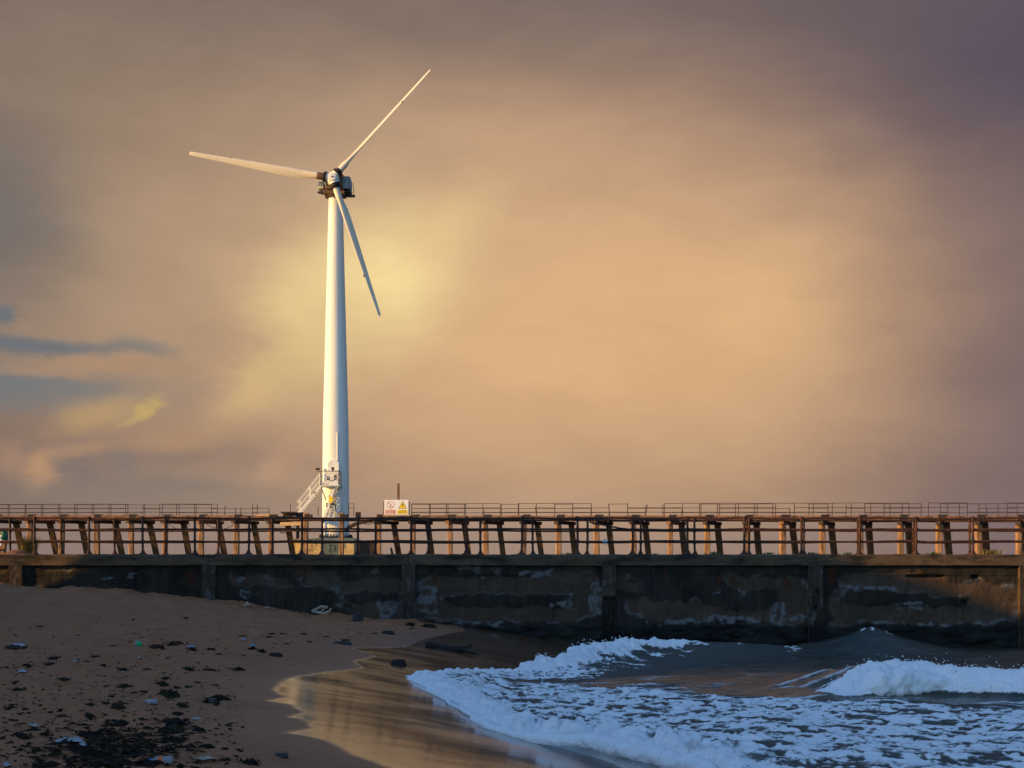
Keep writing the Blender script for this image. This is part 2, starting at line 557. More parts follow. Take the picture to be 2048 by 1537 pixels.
# scour ripples running out with the backwash
GZ += wet * 0.0010 * fbm(BX * 0.5 + BY * 0.15, BY * 1.4 - BX * 0.35, 3, 91)
# heap of sand against the wall foot
GZ += 0.10 * sst(1.4, 0.0, WALL_Y - BY) * (BX < -3) * (0.5 + noise2(BX * 0.6, BY * 0, 95))

def ground(X, Y):
    X = np.asarray(X, float); Y = np.asarray(Y, float)
    i = np.clip(np.searchsorted(bx, X) - 1, 0, len(bx) - 2); j = np.clip(np.searchsorted(by, Y) - 1, 0, len(by) - 2)
    fx = np.clip((X - bx[i]) / (bx[i + 1] - bx[i]), 0, 1); fy = np.clip((Y - by[j]) / (by[j + 1] - by[j]), 0, 1)
    return (GZ[j, i] * (1 - fx) + GZ[j, i + 1] * fx) * (1 - fy) + (GZ[j + 1, i] * (1 - fx) + GZ[j + 1, i + 1] * fx) * fy

def hit(u, v):
    p = pix_world([(u, v)], ground)[0]
    return Vector((float(p[0]), float(p[1]), float(p[2])))

# sand: dry and pitted, then damp, then covered by a film of water
m_, t, b = mat('beach_sand')
oc = t.n('ShaderNodeTexCoord').outputs['Object']
aw = t.n('ShaderNodeAttribute', attribute_name='wet').outputs['Fac']
ad = t.n('ShaderNodeAttribute', attribute_name='damp').outputs['Fac']
n1 = t.noise(oc, 1.3, 5, 0.6); n2 = t.noise(oc, 60, 3, 0.7); n3 = t.noise(oc, 7, 5, 0.65)
c = t.mix(t.mapr(n1, 0.3, 0.7), (0.262, 0.104, 0.045), (0.315, 0.127, 0.056))
c = t.mix(1.0, c, t.mapr(n2, 0.2, 0.8, 0.75, 1.25), blend='MULTIPLY')
c = t.mix(t.mapr(n3, 0.60, 0.70, 0.0, 0.45), c, (0.135, 0.058, 0.030))
cd = t.mix(1.0, (0.222, 0.092, 0.041), t.mapr(n3, 0.3, 0.7, 0.93, 1.07), blend='MULTIPLY')
c = t.mix(ad, c, cd)
c = t.mix(aw, c, (0.110, 0.053, 0.028))
t.put(b.inputs['Base Color'], c)
rr = t.mix(ad, 0.95, 0.62, kind='FLOAT')
t.put(b.inputs['Roughness'], t.mix(aw, rr, t.mapr(t.noise(t.scale(oc, (0.6, 1.0, 1)), 0.8, 1.5), 0.36, 0.66, 0.11, 0.20), kind='FLOAT'))
t.put(b.inputs['Specular IOR Level'], t.mix(aw, 0.25, 0.62, kind='FLOAT'))
bn = t.n('ShaderNodeBump'); bn.inputs['Distance'].default_value = 0.012
t.put(bn.inputs['Strength'], t.mix(ad, 0.8, 0.10, kind='FLOAT'))
rip = t.noise(t.scale(oc, (0.45, 2.0, 1)), 4.0, 4, 0.55, 0.5)
t.put(bn.inputs['Height'], t.mix(aw, t.m('ADD', n3, t.m('MULTIPLY', n2, 0.4)), t.m('MULTIPLY', rip, 0.35), kind='FLOAT'))
t.put(b.inputs['Normal'], bn.outputs[0])
M['sand'] = m_
beach = grid_mesh('beach', bx, by, GZ, M['sand'], {'wet': wet, 'damp': damp})
tag(beach, kind='structure')

# ------------------------------------------------------------------ sea
SEA = 0.05
sx = axis([(-3.2, 2.5, 0.036), (2.5, 12, 0.045), (12, 16, 0.12), (16, 40, 0.6)])
sy = axis([(9, 14, 0.12), (14, 24, 0.040), (24, 34, 0.055), (34, 46.2, 0.07)])
X, Y = np.meshgrid(sx, sy)
gb = ground_base(X, Y)
ins = inside(X, Y, sea_poly)
dE, posE = polydist(X, Y, EDGE)
wob = 0.10 * fbm(X * 1.6, Y * 1.6, 3, 7)
sd_ = np.where(ins, dE, -dE) + wob * sst(0.0, 0.6, dE) + 0.16 * noise2(posE * 0.9, posE * 0 + 3, 8) + 0.09 * noise2(posE * 2.4, posE * 0, 9) + 0.05 * noise2(posE * 6, posE * 0, 10)
nearedge = Y < 36
swell = 0.05 * fbm(X * 0.35 + 4, Y * 0.6, 3, 12)
chop = 0.040 * fbm(X * 0.8, Y * 1.1, 4, 13)

def ridge(pts, hts, front, back):
    """wave crest along a polyline: steep on the viewer's side, long on the far side"""
    acc = np.concatenate([[0], np.cumsum([math.dist(a, c_) for a, c_ in zip(pts[:-1], pts[1:])])])
    d, pos = polydist(X, Y, pts)
    yc = np.interp(X, [p[0] for p in pts], [p[1] for p in pts])
    s_ = np.where(Y < yc, d / front, d / back)
    return np.interp(pos, acc, hts) * np.exp(-s_ ** 2 * 1.2), d, pos, (Y < yc)

w1p = [(0.6, 35.2), (1.1, 36.6), (1.9, 38.2), (3.2, 40.2), (4.6, 41.3), (6.8, 42.2), (9.0, 42.6)]
w1, d1, p1_, f1 = ridge(w1p, [0.10, 0.22, 0.38, 0.46, 0.44, 0.36, 0.10], 0.95, 1.0)
w2p = [(5.6, 27.6), (6.3, 28.1), (7.0, 28.5), (8.3, 28.6), (9.3, 28.2), (10.2, 27.4), (11.5, 26.6), (15, 25)]
w2, d2, p2_, f2 = ridge(w2p, [0.0, 0.16, 0.56, 0.60, 0.50, 0.52, 0.58, 0.5], 0.5, 2.6)
pk = np.hypot((X - 10.9) / 1.5, (Y - 43.2) / 1.0)
w3 = 0.66 * np.exp(-pk ** 1.35 * 1.25)
w4p = [(6.5, 43.0), (8.5, 43.4), (10.9, 43.2), (13, 42.6), (18, 42)]
w4, d4, p4_, f4 = ridge(w4p, [0.02, 0.12, 0.16, 0.12, 0.08], 1.4, 1.4)
w5p = [(2.2, 31.2), (4, 31.8), (6, 32.6), (9, 33.0), (13, 32)]
w5, d5, p5_, f5 = ridge(w5p, [0.02, 0.10, 0.12, 0.12, 0.1], 0.9, 1.4)
bore_t = np.interp(posE, [0, 3, 7, 12, 18, 24, 30], [0.20, 0.20, 0.15, 0.10, 0.06, 0.05, 0.05])
bore = bore_t * sst(0.0, 0.45, sd_) * (0.45 + 0.55 * np.exp(-np.clip(sd_, 0, 99) / 1.3))

# foam cover (0 water .. 1 solid foam)
streak = fbm(X * 0.9 + 0.6 * fbm(X * 0.5, Y * 0.5, 2, 31), Y * 2.1, 5, 14, 0.6)
cells = 1 - np.abs(fbm(X * 2.0 + 0.4 * noise2(X * 2, Y * 2, 32), Y * 1.5, 4, 15, 0.6)) * 2.4
gapn = fbm(X * 3.6 + 0.5 * noise2(X * 1.5, Y * 1.5, 36), Y * 2.0, 4, 34, 0.75)
lim = np.interp(X, [-3, 1.4, 2.9, 4.75, 7, 9, 12], [34.5, 31.0, 29.6, 28.2, 26.8, 25.4, 24.3]) + 0.8 * fbm(X * 0.6, Y * 0.3, 3, 16)
sheet = sst(0.5, -0.9, Y - lim)
tongue = sst(0, 1.2, (2.6 + 0.9 * noise2(X, Y, 17)) - X) * sst(31, 33, Y) * sst(38.5, 36, Y)
dens = np.maximum(sheet * 0.62, tongue * 0.62)
lace = 1 - np.abs(fbm(X * 1.5 + 0.5 * noise2(X * 1.3, Y * 1.3, 37), Y * 1.1, 3, 38, 0.5)) * 3.0
lace2 = 1 - np.abs(fbm(X * 3.8 + 0.4 * noise2(X * 3, Y * 3, 39), Y * 2.6, 3, 40, 0.55)) * 2.6
dn = np.clip(dens * 1.9, 0, 1)
fo = sst(0.22, 0.70, dens * 0.59 + dn * (0.20 * lace + 0.20 * lace2 + 0.22 * gapn + 0.14 * streak) + 0.02)
fo = np.maximum(fo, sst(1.15, 0.2, sd_ + 0.5 * streak) * (sd_ > -0.1) * sst(38, 36, Y))                         # the bore itself
crest1 = np.exp(-(d1 / np.where(f1, 0.85, 0.5)) ** 2) * np.interp(p1_, [0, 2, 4, 6, 7.5, 10], [1, 1, 1, 0.95, 0.7, 0.25])
fo = np.maximum(fo, sst(0.38, 0.62, crest1 + 0.40 * streak))
trail1 = np.exp(-(d1 / 3.0) ** 2) * f1 * np.interp(p1_, [0, 3, 6, 9, 12], [0.8, 0.8, 0.62, 0.4, 0.1])
fo = np.maximum(fo, 0.95 * sst(0.46, 0.64, 0.62 * trail1 + 0.34 * cells * trail1 + 0.30 * streak * trail1))
roll = np.where(f2, sst(0.75, 0.45, d2), sst(0.16, 0.05, d2)) * np.interp(p2_, [0, 0.5, 0.9, 3.0, 3.3, 3.6, 4.2, 5.4, 7, 9], [0, .6, 1, 1, 0.75, 0.6, 1, 1, 0.8, 0.6])
fo = np.maximum(fo, sst(0.35, 0.6, roll + 0.22 * streak))
fo = np.maximum(fo, 0.7 * sst(0.56, 0.70, np.exp(-(pk / 0.6) ** 2) * 0.52 + 0.42 * gapn))
fo = np.maximum(fo, 0.85 * sst(0.60, 0.72, np.exp(-((Y - 43.1) / 0.22) ** 2) * sst(11, 7, X) * sst(5, 6, X) * 0.8 + 0.3 * streak))
thin = 0.6 * sst(0.25, 0.5, fbm(X * 0.5, Y * 3.0, 4, 18)) * sst(34, 31, Y)
fo = np.maximum(fo, thin * sst(0.2, 1, sd_))
fo = fo * (ins | (sd_ > -0.05))

churn = np.clip(np.maximum(dn, sst(0.1, 0.5, trail1)), 0, 1)
bill = np.abs(fbm(X * 1.9, Y * 1.9, 3, 19, 0.5)) * 1.9
bill2 = np.abs(fbm(X * 5.5, Y * 5.5, 2, 20, 0.5)) * 1.9
lump = sst(0, 0.4, sd_) * fo * (0.022 * bill + 0.016 * bill2 + 0.012 * lace2)
lump += np.exp(-np.clip(sd_, 0, 9) / 0.55) * sst(0.02, 0.25, sd_) * bore_t * (0.6 * bill + 0.5 * bill2)
lump += np.exp(-(d2 / 0.42) ** 2) * f2 * (0.02 * bill + 0.015 * bill2) * sst(0.6, 1.2, p2_)
lump += np.exp(-(d1 / 0.7) ** 2) * (0.05 * bill + 0.04 * bill2) * sst(9, 5, p1_)
surf = SEA + swell + chop + w1 + w2 + w3 + w4 + w5
H = np.maximum(surf, gb + 0.025) + bore
H = np.where(sd_ > 0, H * sst(-0.02, 0.16, sd_) + (gb + 0.012) * (1 - sst(-0.02, 0.16, sd_)), gb - 0.25 * sst(0, 0.3, -sd_) - 0.01)

m_, t, b = mat('sea_water')
oc = t.n('ShaderNodeTexCoord').outputs['Object']
af = t.n('ShaderNodeAttribute', attribute_name='foam').outputs['Fac']
ach = t.n('ShaderNodeAttribute', attribute_name='churn').outputs['Fac']
fine = t.noise(t.scale(oc, (1, 1.6, 1)), 9, 5, 0.65, 0.4)
fine2 = t.noise(t.scale(oc, (1, 1.5, 1)), 34, 4, 0.7)
fm = t.mapr(t.m('ADD', af, t.m('MULTIPLY', t.m('SUBTRACT', t.m('ADD', t.m('MULTIPLY', fine, 0.6), t.m('MULTIPLY', fine2, 0.4)), 0.5), 1.1)), 0.30, 0.78)
wc = t.mix(t.mapr(t.noise(oc, 0.45, 3), 0.35, 0.65), (0.026, 0.034, 0.028), (0.050, 0.048, 0.036))
foamc = t.mix(t.mapr(fine2, 0.3, 0.7), (0.78, 0.78, 0.78), (0.92, 0.92, 0.92))
wc = t.mix(t.mapr(ach, 0.0, 0.8, 0.0, 0.8), wc, (0.085, 0.080, 0.072))
wc = t.mix(t.mapr(af, 0.02, 0.45, 0.0, 0.7), wc, (0.16, 0.16, 0.155))
t.put(b.inputs['Base Color'], t.mix(fm, wc, foamc))
t.put(b.inputs['Roughness'], t.mix(fm, t.mapr(ach, 0.0, 0.6, 0.18, 0.6), 0.85, kind='FLOAT'))
t.put(b.inputs['Specular IOR Level'], t.mapr(ach, 0.0, 0.6, 0.36, 0.06))
b.inputs['IOR'].default_value = 1.33
bn = t.n('ShaderNodeBump'); bn.inputs['Distance'].default_value = 0.06; bn.inputs['Strength'].default_value = 0.6
hgt = t.m('ADD', t.m('ADD', t.m('MULTIPLY', t.noise(t.scale(oc, (0.7, 1.3, 1)), 3.5, 5, 0.62, 0.6), 1.1), t.m('MULTIPLY', t.noise(t.scale(oc, (0.8, 1.5, 1)), 13, 3, 0.6), 0.35)), t.m('MULTIPLY', fm, t.m('ADD', 0.55, t.m('MULTIPLY', fine2, 0.8))))
t.put(bn.inputs['Height'], hgt)
t.put(b.inputs['Normal'], bn.outputs[0])
M['sea'] = m_
# billows swell outwards from the surface, so that steep fronts bulge forward
Hy, Hx = np.gradient(H, sy, sx)
nl = np.sqrt(1 + np.clip(Hx, -3, 3) ** 2 + np.clip(Hy, -3, 3) ** 2)
lump = lump * sst(0.0, 0.2, sd_)
Xd = X - np.clip(Hx, -3, 3) / nl * lump; Yd = Y - np.clip(Hy, -3, 3) / nl * lump
H = H + lump / nl
keep = (sd_ > -0.7) & (X < 0.40 * Y + 4)
sea = grid_mesh('sea', sx, sy, H, M['sea'], {'foam': fo, 'churn': churn}, keep, (Xd, Yd))
tag(sea, kind='structure')

def foam_roll(pts, radii, lift, seed, step=0.03, n=36, amp=0.18, ahead=0.0, low=-35, wiggle=0.04):
    """tumbling foam along a line: an arched strip whose skin puffs out"""
    acc = np.concatenate([[0], np.cumsum([math.dist(a, c_) for a, c_ in zip(pts[:-1], pts[1:])])])
    s_ = np.arange(0, acc[-1], step)
    k = np.ones(9) / 9
    cx = np.interp(s_, acc, [p[0] for p in pts]); cy = np.interp(s_, acc, [p[1] for p in pts])
    cx = np.convolve(np.pad(cx, 4, mode='edge'), k, 'valid'); cy = np.convolve(np.pad(cy, 4, mode='edge'), k, 'valid')
    tx, ty = np.gradient(cx), np.gradient(cy)
    L_ = np.hypot(tx, ty); tx, ty = tx / L_, ty / L_
    nx_, ny_ = ty, -tx                                   # towards the front
    flip = -1.0 if ahead < 0 else 1.0
    nx_, ny_ = nx_ * flip, ny_ * flip
    wig = wiggle * (fbm(s_ * 0.8, s_ * 0 + 2, 3, seed + 9))
    cx, cy = cx + nx_ * wig, cy + ny_ * wig
    r = np.interp(s_, acc, radii) * (0.9 + 0.25 * fbm(s_ * 1.0, s_ * 0, 3, seed))
    r = np.maximum(r, 0.004)
    gi = np.clip(np.searchsorted(sx, cx), 0, len(sx) - 1); gj = np.clip(np.searchsorted(sy, cy), 0, len(sy) - 1)
    cz = np.maximum(surf[gj, gi] * 0 + SEA, gb[gj, gi]) + np.interp(s_, acc, lift)
    th = np.linspace(R(low), R(205), n)
    S, T = np.meshgrid(s_, th, indexing='ij')
    RR = r[:, None]
    arc = T * RR
    puff = (np.abs(fbm(S * 2.4, arc * 2.4 + 5, 3, seed + 1)) * 1.2 - 0.3) * amp + np.abs(fbm(S * 6.5, arc * 6.5, 3, seed + 2)) * 0.45 * amp + np.abs(fbm(S * 17, arc * 17, 2, seed + 3)) * 0.24 * amp
    RR = RR * (1 + puff)
    PX = cx[:, None] + nx_[:, None] * np.cos(T) * RR * 1.15
    PY_ = cy[:, None] + ny_[:, None] * np.cos(T) * RR * 1.15
    PZ = cz[:, None] + np.sin(T) * RR
    o = grid_mesh('breaking_foam', th, s_, PZ, M['sea'], {'foam': np.ones_like(PZ) * 0.97, 'churn': np.ones_like(PZ)}, None, (PX, PY_))
    o.parent = sea
    return o
w2f = [(6.2, 28.05), (6.7, 28.3), (7.2, 28.5), (8.0, 28.6), (8.5, 28.5), (8.75, 28.4), (9.2, 28.2), (9.7, 27.8), (10.3, 27.4), (11.5, 26.6), (15, 25)]
foam_roll([(x, y_ - 0.36) for x, y_ in w2f], [0.03, 0.20, 0.36, 0.33, 0.25, 0.11, 0.17, 0.25, 0.13, 0.18, 0.25], [0.0, 0.10, 0.24, 0.26, 0.24, 0.22, 0.16, 0.16, 0.2, 0.22, 0.2], 700, amp=0.36, wiggle=0.10)
foam_roll([(x + 0.10, y_ - 0.05) for x, y_ in w1p[:6]], [0.05, 0.14, 0.19, 0.18, 0.12, 0.03], [0.05, 0.12, 0.22, 0.28, 0.31, 0.31], 740, amp=0.2)
bl_ = [(3.4, 10.0), (3.0, 12.8)] + [(x - 0.13, y_ - 0.11) for x, y_ in EDGE[0:10]]
foam_roll(bl_[::-1], [0.01, 0.02, 0.03, 0.05, 0.07, 0.09, 0.11, 0.13, 0.14, 0.14, 0.14, 0.14], [0.03] * 12, 760, ahead=-1.0, amp=0.28, low=-25, wiggle=0.14)

# the open sea beyond the wall and out to the horizon
m_, t, b = mat('open_sea_water')
oc = t.n('ShaderNodeTexCoord').outputs['Object']
b.inputs['Base Color'].default_value = (0.05, 0.05, 0.042, 1)
b.inputs['Roughness'].default_value = 0.15
b.inputs['IOR'].default_value = 1.33
bn = t.n('ShaderNodeBump'); bn.inputs['Distance'].default_value = 0.25; bn.inputs['Strength'].default_value = 0.7
t.put(bn.inputs['Height'], t.noise(oc, 0.6, 5, 0.6))
t.put(b.inputs['Normal'], bn.outputs[0])
M['open_sea'] = m_
mb = MB()
mb.add([(-6000, 48.4, -0.3), (6000, 48.4, -0.3), (6000, 12000, -0.3), (-6000, 12000, -0.3)], [(0, 1, 2, 3)])
mb.add([(13.5, -6000, -0.32), (6000, -6000, -0.32), (6000, 48.4, -0.32), (13.5, 48.4, -0.32)], [(0, 1, 2, 3)])
tag(mb.build('open_sea', M['open_sea']), kind='structure')

# ------------------------------------------------------------------ sand bank added out of view, shaped to cast shade on beach and wall
dxs = axis([(-70, -50, 2), (-50, -20, 0.5), (-20, -17, 1)]); dys = axis([(-60, -20, 2.0), (-20, 46, 0.6)])
DX, DY = np.meshgrid(dxs, dys)
DE = DY - 0.364 * (DX + 30)             # the end of the ridge runs with the light
top = np.interp(DE, [-60, -30, 5, 20, 26, 29.5, 32, 34.8, 38.6, 40.2, 42, 80], [9.0, 10.5, 10.6, 10.2, 10.9, 11.8, 12.3, 12.3, 12.0, 6.0, 2.6, 2.2])
prof = np.interp(DX, [-70, -48, -36, -30, -26, -23, -19, -17], [0.45, 0.75, 0.97, 1.0, 0.86, 0.45, 0.08, 0.0])
DZ = np.maximum(2.0, 0) + (top - 2.0) * prof + 0.25 * fbm(DX * 0.25, DY * 0.25, 4, 101) * prof
tag(grid_mesh('shade_dune', dxs, dys, DZ, M['sand'], {'wet': DZ * 0, 'damp': DZ * 0}), kind='structure')
# ------------------------------------------------------------------ sea wall
KW = WALL_Y / FPX
def wx(u): return (u - 1024) * KW
def wz(v): return EYE_Z - (v - HOR) * KW

m_, t, b = mat('old_wall_concrete')
oc = t.n('ShaderNodeTexCoord').outputs['Object']
ab = t.n('ShaderNodeAttribute', attribute_name='bare').outputs['Fac']
ac = t.n('ShaderNodeAttribute', attribute_name='chip').outputs['Fac']
ar = t.n('ShaderNodeAttribute', attribute_name='rust').outputs['Fac']
aa = t.n('ShaderNodeAttribute', attribute_name='algae').outputs['Fac']
n1 = t.noise(oc, 1.1, 6, 0.62, 0.3); n2 = t.noise(oc, 26, 4, 0.7); n3 = t.noise(t.scale(oc, (3, 3, 0.5)), 1.4, 5, 0.6)
skin = t.mix(t.mapr(n1, 0.3, 0.7), (0.017, 0.014, 0.0115), (0.040, 0.033, 0.026))
skin = t.mix(t.mapr(n3, 0.48, 0.75, 0, 0.7), skin, (0.0086, 0.0086, 0.0086))
bare = t.mix(t.mapr(n1, 0.3, 0.7), (0.0512, 0.0341, 0.0234), (0.0874, 0.0586, 0.0406))
bare = t.mix(1.0, bare, t.mapr(n2, 0.25, 0.75, 0.72, 1.28), blend='MULTIPLY')
c = t.mix(ab, skin, bare)
n4 = t.noise(t.scale(oc, (7, 7, 0.45)), 1.3, 5, 0.65, 0.2)
c = t.mix(t.mapr(n4, 0.56, 0.70, 0.0, 0.32), c, (0.070, 0.064, 0.056))
c = t.mix(t.mapr(n4, 0.44, 0.32, 0.0, 0.55), c, (0.006, 0.006, 0.006))
c = t.mix(ac, c, t.mix(t.mapr(n2, 0.3, 0.7), (0.0746, 0.0746, 0.0746), (0.1652, 0.1620, 0.1578)))
c = t.mix(ar, c, (0.0640, 0.0192, 0.0086))
c = t.mix(aa, c, t.mix(t.mapr(n1, 0.4, 0.66), (0.0043, 0.0043, 0.0043), (0.0149, 0.0160, 0.0117)))
t.put(b.inputs['Base Color'], c)
t.put(b.inputs['Roughness'], t.mix(aa, 0.9, 0.55, kind='FLOAT'))
b.inputs['Specular IOR Level'].default_value = 0.15
bn = t.n('ShaderNodeBump'); bn.inputs['Distance'].default_value = 0.02; bn.inputs['Strength'].default_value = 0.7
t.put(bn.inputs['Height'], t.m('ADD', n2, t.m('MULTIPLY', n1, 1.5)))
t.put(b.inputs['Normal'], bn.outputs[0])
M['wall'] = m_
M['coping'] = simple('coping_concrete', (0.090, 0.060, 0.038), 0.92, 0.35, 1.5, 0.6, 24, stretch=(0.6, 1, 2.2), dirt=(0.0230, 0.0189, 0.0148), dirt_amt=0.14, dirt_scale=1.1)

wall = thing('sea_wall', (0, WALL_Y, 0), 'long dark concrete sea wall with crumbling render along the beach', 'sea wall')
TOP = wz(1109)               # walking level
COPB = wz(1131)              # underside of coping band
W_DEPTH = 2.1
XL, XR = wx(-420), wx(2470)
mb = MB(); mb.box(((XL + XR) / 2, WALL_Y + 0.45 + W_DEPTH / 2, (TOP - 0.02 - 1.5) / 2), (XR - XL, W_DEPTH - 0.5, TOP - 0.02 + 1.5))
mb.build('core', M['coping'], wall)
# coping cast in lengths
PIL = [(-388, -360), (17, 43), (403, 430), (803, 830), (1205, 1232), (1618, 1646), (2040, 2068), (2448, 2470)]
bounds = [XL] + [wx((a + c_) / 2) for a, c_ in PIL[1:-1]] + [XR]
for i, (a, c_) in enumerate(zip(bounds[:-1], bounds[1:])):
    mb = MB()
    n = 26
    zs_top = [TOP + random.uniform(-0.012, 0.012) for _ in range(n + 1)]
    ys = [WALL_Y + random.uniform(-0.008, 0.008) for _ in range(n + 1)]
    vs, fs = [], []
    for k in range(n + 1):
        x = a + 0.006 + (c_ - a - 0.012) * k / n
        zb = COPB + random.uniform(-0.008, 0.006)
        vs += [(x, ys[k], zb), (x, ys[k] - 0.005, zs_top[k] - 0.05), (x, ys[k] + 0.04, zs_top[k]), (x, WALL_Y + W_DEPTH, TOP + 0.005), (x, WALL_Y + W_DEPTH, COPB)]
    for k in range(n):
        for q in range(5):
            q2 = (q + 1) % 5
            fs.append((k * 5 + q, k * 5 + q2, (k + 1) * 5 + q2, (k + 1) * 5 + q))
    fs += [tuple(range(5)), tuple(reversed(range(n * 5, n * 5 + 5)))]
    mb.add(vs, fs)
    mb.build('coping', M['coping'], wall)

def wall_grid(name, x0, x1, z0, z1, y0, step, depth_fn, attr_fn, material, parent):
    nx = max(2, int((x1 - x0) / step)); nz = max(2, int((z1 - z0) / step))
    xs = np.linspace(x0, x1, nx); zs = np.linspace(z0, z1, nz)
    XX, ZZ = np.meshgrid(xs, zs)
    at = attr_fn(XX, ZZ)
    D = depth_fn(XX, ZZ, at)
    o = grid_mesh(name, xs, zs, D * 0, material, at)
    co = np.stack([XX.ravel(), (y0 + D).ravel() - WALL_Y, ZZ.ravel()], 1)
    o.data.vertices.foreach_set('co', co.astype(np.float32).ravel()); o.data.update()
    o.parent = parent
    return o

# bare brown patches: (u, v, half width, half height); dark remnants likewise
BARE = [(742, 1178, 70, 20), (752, 1215, 55, 26), (1000, 1174, 165, 20), (1150, 1190, 56, 50), (1010, 1226, 165, 18), (868, 1205, 28, 34),
        (1330, 1213, 76, 18), (1450, 1226, 170, 16), (1545, 1178, 70, 24), (1575, 1205, 46, 46), (1860, 1205, 185, 44), (1720, 1215, 62, 26),
        (1790, 1165, 110, 18), (500, 1160, 40, 14), (640, 1160, 40, 18), (2240, 1200, 150, 40), (-120, 1150, 90, 14)]
DARK = [(1745, 1194, 62, 17), (1822, 1200, 40, 16), (1880, 1205, 52, 8), (1932, 1205, 13, 9), (1005, 1201, 120, 13), (1120, 1203, 26, 14),
        (745, 1195, 55, 11), (1500, 1200, 60, 22), (1340, 1180, 60, 24)]
CHIP = [(855, 1200, 22, 30), (1195, 1200, 14, 40), (1125, 1210, 26, 9), (1070, 1147, 42, 7), (1172, 1145, 9, 6), (258, 1150, 9, 5), (215, 1156, 16, 3),
        (478, 1158, 8, 6), (530, 1158, 7, 5), (485, 1186, 14, 8), (1425, 1184, 16, 5), (1487, 1183, 8, 8), (1600, 1240, 30, 5), (1350, 1245, 60, 5),
        (1470, 1240, 60, 6), (1560, 1232, 12, 30), (1925, 1198, 6, 4), (1715, 1182, 12, 3), (780, 1225, 26, 26), (960, 1250, 60, 4), (1820, 1215, 30, 6),
        (1760, 1247, 24, 5), (1900, 1250, 80, 3), (1745, 1175, 60, 6)]

def ell(XX, ZZ, L, k=1.0):
    best = np.full(XX.shape, -9.0)
    for (u, v, a, c_) in L:
        dxx = (XX - wx(u)) / (a * KW * k); dzz = (ZZ - wz(v)) / (c_ * KW * k)
        best = np.maximum(best, 1 - np.sqrt(dxx ** 4 + dzz ** 4) ** 0.5)
    return best

def panel_attr(XX, ZZ):
    wxx = XX + 0.16 * fbm(XX * 1.6, ZZ * 1.6, 4, 201); wzz = ZZ + 0.12 * fbm(XX * 1.8 + 9, ZZ * 2.2, 4, 211)
    f = np.maximum(ell(wxx, wzz, BARE), -0.25 + 0.5 * fbm(XX * 0.5, ZZ * 1.2, 4, 221))
    dk = ell(wxx, wzz, DARK)
    f = np.minimum(f, -dk + 0.05)
    bare = sst(-0.10, 0.10, f)
    rim = np.exp(-((f - 0.02) / 0.045) ** 2) * sst(-0.1, 0.35, fbm(XX * 1.3, ZZ * 1.3, 3, 231))
    ch = np.maximum(sst(0.0, 0.12, ell(wxx, wzz, CHIP)) * sst(-0.45, 0.1, fbm(XX * 4, ZZ * 4, 3, 251)), 0.75 * rim)
    seam = np.exp(-((ZZ - wz(1154) - 0.02 * noise2(XX * 2, XX * 0, 241)) / 0.012) ** 2)
    rust = np.zeros_like(XX)
    for (u, v0, v1, w) in [(1575, 1154, 1185, 8), (1666, 1132, 1175, 6), (1675, 1134, 1150, 4), (1440, 1152, 1180, 5), (1468, 1152, 1180, 5), (870, 1150, 1175, 6), (1330, 1140, 1160, 4), (380, 1145, 1175, 9), (1820, 1160, 1180, 3)]:
        rust = np.maximum(rust, np.exp(-((XX - wx(u) - 0.02 * noise2(ZZ * 4, ZZ * 0, int(u))) / (w * KW)) ** 2) * sst(wz(v1), wz(v1) + 0.25, ZZ) * (ZZ < wz(v0)))
    alg_top = wz(1252) + 0.10 * fbm(XX * 0.9, XX * 0, 4, 261) + 0.06 * fbm(XX * 3, ZZ * 3, 3, 262)
    algae = sst(0.06, -0.04, ZZ - alg_top)
    ch = ch * (1 - algae * 0.85)
    return {'bare': bare, 'chip': np.clip(ch, 0, 1), 'rust': rust * 0.9, 'algae': algae * 0.96, 'seam': seam}

def panel_depth(XX, ZZ, at):
    d = 0.055 * at['bare'] - 0.02 * at['chip'] + 0.035 * at['seam'] + 0.018 * fbm(XX * 1.2, ZZ * 1.2, 4, 271) + 0.008 * fbm(XX * 6, ZZ * 6, 3, 281)
    hole = np.maximum(sst(0.1, 0.3, ell(XX, ZZ, [(1855, 1153, 45, 4), (1955, 1154, 9, 5), (1932, 1206, 10, 7)])), 0)
    return d + 0.22 * hole - 0.10 * at['algae'] * (0.5 + 0.5 * fbm(XX * 1.5, ZZ * 4, 3, 291))

PY = WALL_Y + 0.17
for (p0, p1) in zip(PIL[:-1], PIL[1:]):
    a, c_ = wx(p0[1]) - 0.02, wx(p1[0]) + 0.02
    wall_grid('panel', a, c_, -0.4, COPB + 0.02, PY, 0.035, panel_depth, panel_attr, M['wall'], wall)

